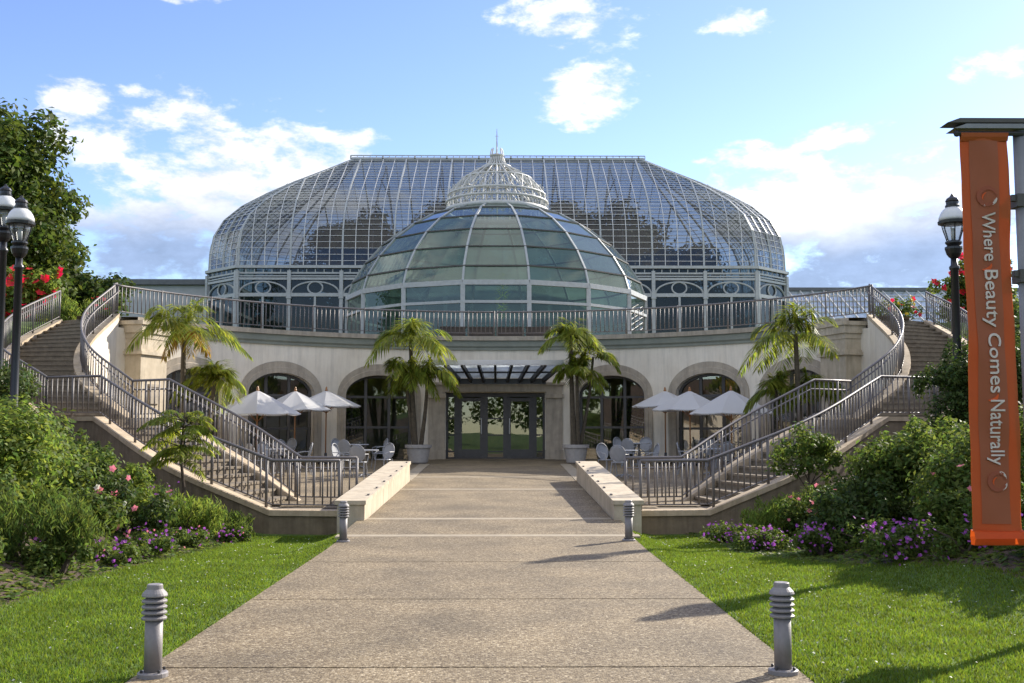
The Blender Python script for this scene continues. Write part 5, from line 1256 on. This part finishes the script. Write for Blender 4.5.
S('ground_cover_shrub', 'low green leafy plant at the far left of the left bed edge', -5.9, 13.0, .6, .7, 'leaf_mid', 2400, .09, 12)
S('leafy_shrub', 'small light shrub between the feathery tree and the pink hibiscus', -6.05, 18.2, .6, .75, 'leaf_light', 2600, .09, 12)
S('leafy_shrub', 'mid green shrub at the left edge in front of the broad light shrub', -6.6, 12.6, .8, .95, 'leaf_mid', 3600, .10, 14)
S('leafy_shrub', 'large mid green shrub filling the left edge behind the broad light one', -8.3, 15.4, 1.2, 1.5, 'leaf_mid', 5200, .12, 18)
S('ground_cover_shrub', 'low leafy plant along the left stair wall under the feathery tree', -5.3, 19.6, .55, .45, 'leaf_mid', 2000, .085, 10)
S('ground_cover_shrub', 'small leafy plant between the grassy clump and the lawn at the left', -4.7, 12.4, .4, .35, 'leaf_mid', 1200, .08, 8)
S('ground_cover_shrub', 'low leafy plant on the bare soil at the left lawn corner', -5.35, 10.9, .6, .4, 'leaf_mid', 2000, .09, 10)
# right bank
S('ground_cover_shrub', 'low leafy plant covering the bank left of the banner foot', 5.6, 13.2, .6, .5, 'leaf_mid', 2200, .09, 10)
S('ground_cover_shrub', 'low leafy plant under the banner hem', 6.1, 12.3, .65, .55, 'leaf_mid', 2200, .09, 10)
S('ground_cover_shrub', 'low leafy plant along the right stair wall under the round tree', 5.9, 18.4, .6, .5, 'leaf_mid', 2000, .09, 10)
S('ground_cover_shrub', 'low leafy plant at the right edge behind the purple flowers', 6.3, 11.2, .7, .55, 'leaf_mid', 2200, .09, 10)
S('leafy_shrub', 'large glossy sunlit shrub in the middle of the right bank', 6.35, 16.0, .95, 1.2, 'leaf_mid', 6500, .105, 24, .34)
S('leafy_shrub', 'glossy shrub left of the banner with a pale sunlit top', 7.0, 17.3, .85, 1.15, 'leaf_mid', 5200, .11, 18, .36)
S('leafy_shrub', 'dark shrub hugging the bank below the large glossy shrub', 5.25, 15.4, .7, .8, 'leaf_dark', 3200, .10, 14)
S('leafy_shrub', 'mid green shrub partly hidden behind the banner', 6.3, 13.9, .85, 1.0, 'leaf_mid', 3600, .10, 14, fl=[('pink', 14, .09)])
S('leafy_shrub', 'green shrub at the right picture edge beyond the banner', 7.4, 13.9, .8, 1.1, 'leaf_mid', 3600, .10, 14, fl=[('pink', 10, .10)])
S('dark_hedge_shrub', 'tall dark clipped shrub at the foot of the right lamp post', 9.0, 20.9, .75, 2.1, 'leaf_dark', 6500, .10, 22, .45, ry=.7)
S('dark_hedge_shrub', 'dark clipped shrub behind the banner beside the lamp', 10.0, 21.2, .9, 2.0, 'leaf_dark', 6000, .11, 20, .45)
S('leafy_shrub', 'dark low shrub under the right stair landing', 8.0, 20.3, .8, .4, 'leaf_dark', 3200, .11, 14)
S('leafy_shrub', 'dark evergreen shrub right of the upper flight behind the banner', 14.4, 27.0, 1.4, 2.0, 'leaf_dark', 4200, .15, 16)
S('grassy_clump', 'fine-leaved green clump before the small round tree', 4.75, 18.2, .55, .62, 'leaf_light', 2800, .085, 12, spiky=True)
S('rose_shrub', 'loose bush with small pink flowers under the small round tree', 5.15, 17.4, .5, .65, 'leaf_mid', 1800, .075, 12, fl=[('pink', 22, .07)])
for i, (x, y, r, w) in enumerate(((4.05, 18.7, .4, 'at the right stair wall'), (4.05, 16.4, .34, 'in the sun before the rose bush'), (4.55, 15.0, .42, 'in the shade of the large shrub'), (5.0, 14.0, .45, 'left of the banner foot'), (4.85, 12.9, .42, 'in the sun beside the banner hem'), (5.35, 12.2, .5, 'under the banner hem'), (5.65, 11.2, .5, 'at the right picture edge'))):
    S('petunia_plant', 'low purple-flowered petunia on the right lawn edge, ' + w, x, y, r, .34, 'leaf_mid', 1100, .07, 10, .5, 'purple flowers edging the lawns', [('purple', 60, .044)])
# red flowers by the tops of the stairs
S('canna_plant', 'tall red-flowered canna bed plant by the big tree behind the lamps', -15.9, 37.2, 1.1, 2.3, 'leaf_light', 2800, .24, 14, fl=[('red', 90, .30)], group='red flowers at the stair tops')
S('canna_plant', 'red-flowered canna at the very left edge behind the lamps', -17.3, 37.8, 1.0, 2.5, 'leaf_mid', 2200, .24, 12, fl=[('red', 60, .30)], group='red flowers at the stair tops')
S('canna_plant', 'tall red-flowered canna beside the lamp and the banner', 16.2, 37.2, 1.1, 2.4, 'leaf_mid', 2600, .22, 14, fl=[('red', 75, .30)], group='red flowers at the stair tops')
S('canna_plant', 'red-flowered canna half hidden behind the banner', 17.7, 38.0, 1.1, 2.4, 'leaf_mid', 2200, .24, 12, fl=[('red', 50, .30)], group='red flowers at the stair tops')
S('flower_clump', 'small red and yellow flower clump at the top of the right stairs', 13.2, 35.6, .7, .9, 'leaf_mid', 900, .13, 8, fl=[('red', 14, .16), ('yellow', 14, .12)], group='red flowers at the stair tops')
S('grass_clump', 'bright grass clump at the top of the left stairs', -14.2, 36.5, .8, 1.0, 'leaf_light', 1800, .14, 10, spiky=True, group='plants at the stair tops')
S('flower_clump', 'small red flower clump at the top of the left stairs beside the railing', -12.9, 35.8, .4, .8, 'leaf_mid', 500, .13, 6, fl=[('red', 10, .14)], group='red flowers at the stair tops')
# terrace planters before the dome
for i, (x, lb) in enumerate(((-1.6, 'long brown planter box behind the terrace railing, left of the four'), (-.53, 'long brown planter box behind the terrace railing, just left of the middle'), (.53, 'long brown planter box behind the terrace railing, just right of the middle'), (1.6, 'long brown planter box behind the terrace railing, right of the four'))):
    y = CY + math.sqrt((RW + .75) ** 2 - x * x) + .1; t = thing('planter_box', lb, 'planter', (x, y, TZ), 'planter boxes on the terrace')
    a = -math.asin(x / (RW + .75)); mb = MB(); mb.box((x, y, TZ + .21), (.92, .38, .34), a); mb.box((x, y, TZ + .385), (.97, .42, .04), a); obj('box', mb, M['planter_wood'], t)
# greenery in the rooms behind the arches
for x, y, lb in ((-5.6, 42.0, 'leafy plant standing inside behind the left inner arch window'), (-9.4, 39.2, 'leafy plant standing inside behind the left middle arch window'), (5.4, 42.0, 'leafy plant standing inside behind the right inner arch window'), (9.6, 39.0, 'leafy plant standing inside behind the right middle arch window')):
    t = thing('indoor_plant', lb, 'plant', (x, y, .7), 'plants inside the building'); cl = make_clumps(x, y, 2.0, .7, .6, 1.0, 12, .35); foliage('foliage', cl, 1000, .2, M['leaf_light'], t)
    mb = MB(); mb.lathe([(.2, 0), (.28, .5), (.25, .5)], (x, y, .7), 14); mb.tube([(x, y, 1.1), (x, y, 2.2)], .03, 6); obj('pot', mb, M['pot'], t)

# ------------------------------------------------------------------ lawn blades and bed mulch
def lawn():
    def region(n, f):
        out = []
        while len(out) < n:
            m = n * 2; s = np.where(RNG.random(m) < .5, -1, 1); x = s * (2.22 + 3.9 * RNG.random(m)); y = 6.2 + 14.6 * RNG.random(m) ** 1.25
            for a, b in zip(x, y):
                if abs(a) > bed_edge(a, b) + .05: continue
                if b > 20.42 and abs(a) > 2.6: continue
                if b > 19.4 and abs(a) < 2.75: continue
                if b > 20.2 + .9 * max(0, abs(a) - 4.0): continue
                out.append((a, b))
        return np.array(out[:n])
    P = region(210000, None); n = len(P); z = np.array([H(a, b) for a, b in P])
    edge = np.abs(P[:, 0]) < 2.3; h = (.018 + .022 * RNG.random(n)) * np.where(edge, .8, 1); az = RNG.random(n) * 2 * PI; w = .0048 + .003 * RNG.random(n)
    bx = np.cos(az) * w; by = np.sin(az) * w; ln = RNG.normal(size=(n, 2)) * .018
    v = np.empty((n, 3, 3)); v[:, 0] = np.stack([P[:, 0] - bx, P[:, 1] - by, z - .005], 1); v[:, 1] = np.stack([P[:, 0] + bx, P[:, 1] + by, z - .005], 1); v[:, 2] = np.stack([P[:, 0] + ln[:, 0], P[:, 1] + ln[:, 1], z + h], 1)
    stuff(tag(np_obj('grass', v.reshape(-1, 3), n, 3, M['grass'], None), 'short mown green grass covering both lawns beside the path', 'grass'))
lawn()
def mulch():
    n = 42000; out = []
    while len(out) < n:
        s = random.choice((-1, 1)); a = s * random.uniform(3.3, 9.5); b = random.uniform(9.5, 22)
        if abs(a) < bed_edge(a, b) + .05 or inside(a, b) : continue
        out.append((a, b, H(a, b) + .012))
    p = np.array(out); nr = unit(n) * .5; nr[:, 2] = np.abs(nr[:, 2]) + .6
    stuff(tag(np_obj('ground_cover', leaf_verts(p, nr, .085, .6), n, 4, M['leaf_mid'], None), 'scattered low leaves covering the soil of the planted banks', 'ground cover'))
mulch()

# the park behind the photographer, mirrored in the window panes
def far_wood():
    cl = []
    for i in range(26):
        x = -75 + 6 * i + random.uniform(-2, 2); y = -62 + random.uniform(-6, 6); hh = random.uniform(7, 13)
        cl += make_clumps(x, y, hh * .55, 3.6, 3.2, hh * .45, 12, 1.9, -.9)
    p, d = clump_points(cl, 26000, .4); nr = d * .7 + unit(26000) * .7
    stuff(tag(np_obj('woodland', leaf_verts(p, nr, .6, .6), 26000, 4, M['leaf_mid'], None), 'belt of park trees far across the lawn, mirrored in the windows', 'woodland'))
far_wood()

def clover():
    out = []
    while len(out) < 380:
        q = random.choice((-1, 1)); a = q * random.uniform(2.3, 5.2); b = random.uniform(6.6, 19.5)
        if abs(a) > bed_edge(a, b) - .05 or random.random() > .35 + .65 * (math.sin(a * 2.1) * math.sin(b * 1.3) > 0): continue
        out.append((a, b, H(a, b) + .035))
    p = np.array(out); nr = unit(380) * .6; nr[:, 2] = 1
    stuff(tag(np_obj('clover_flowers', leaf_verts(p, nr, .022, .9), 380, 4, M['white_fl'], None), 'tiny white clover heads scattered through both lawns', 'flowers'))
clover()
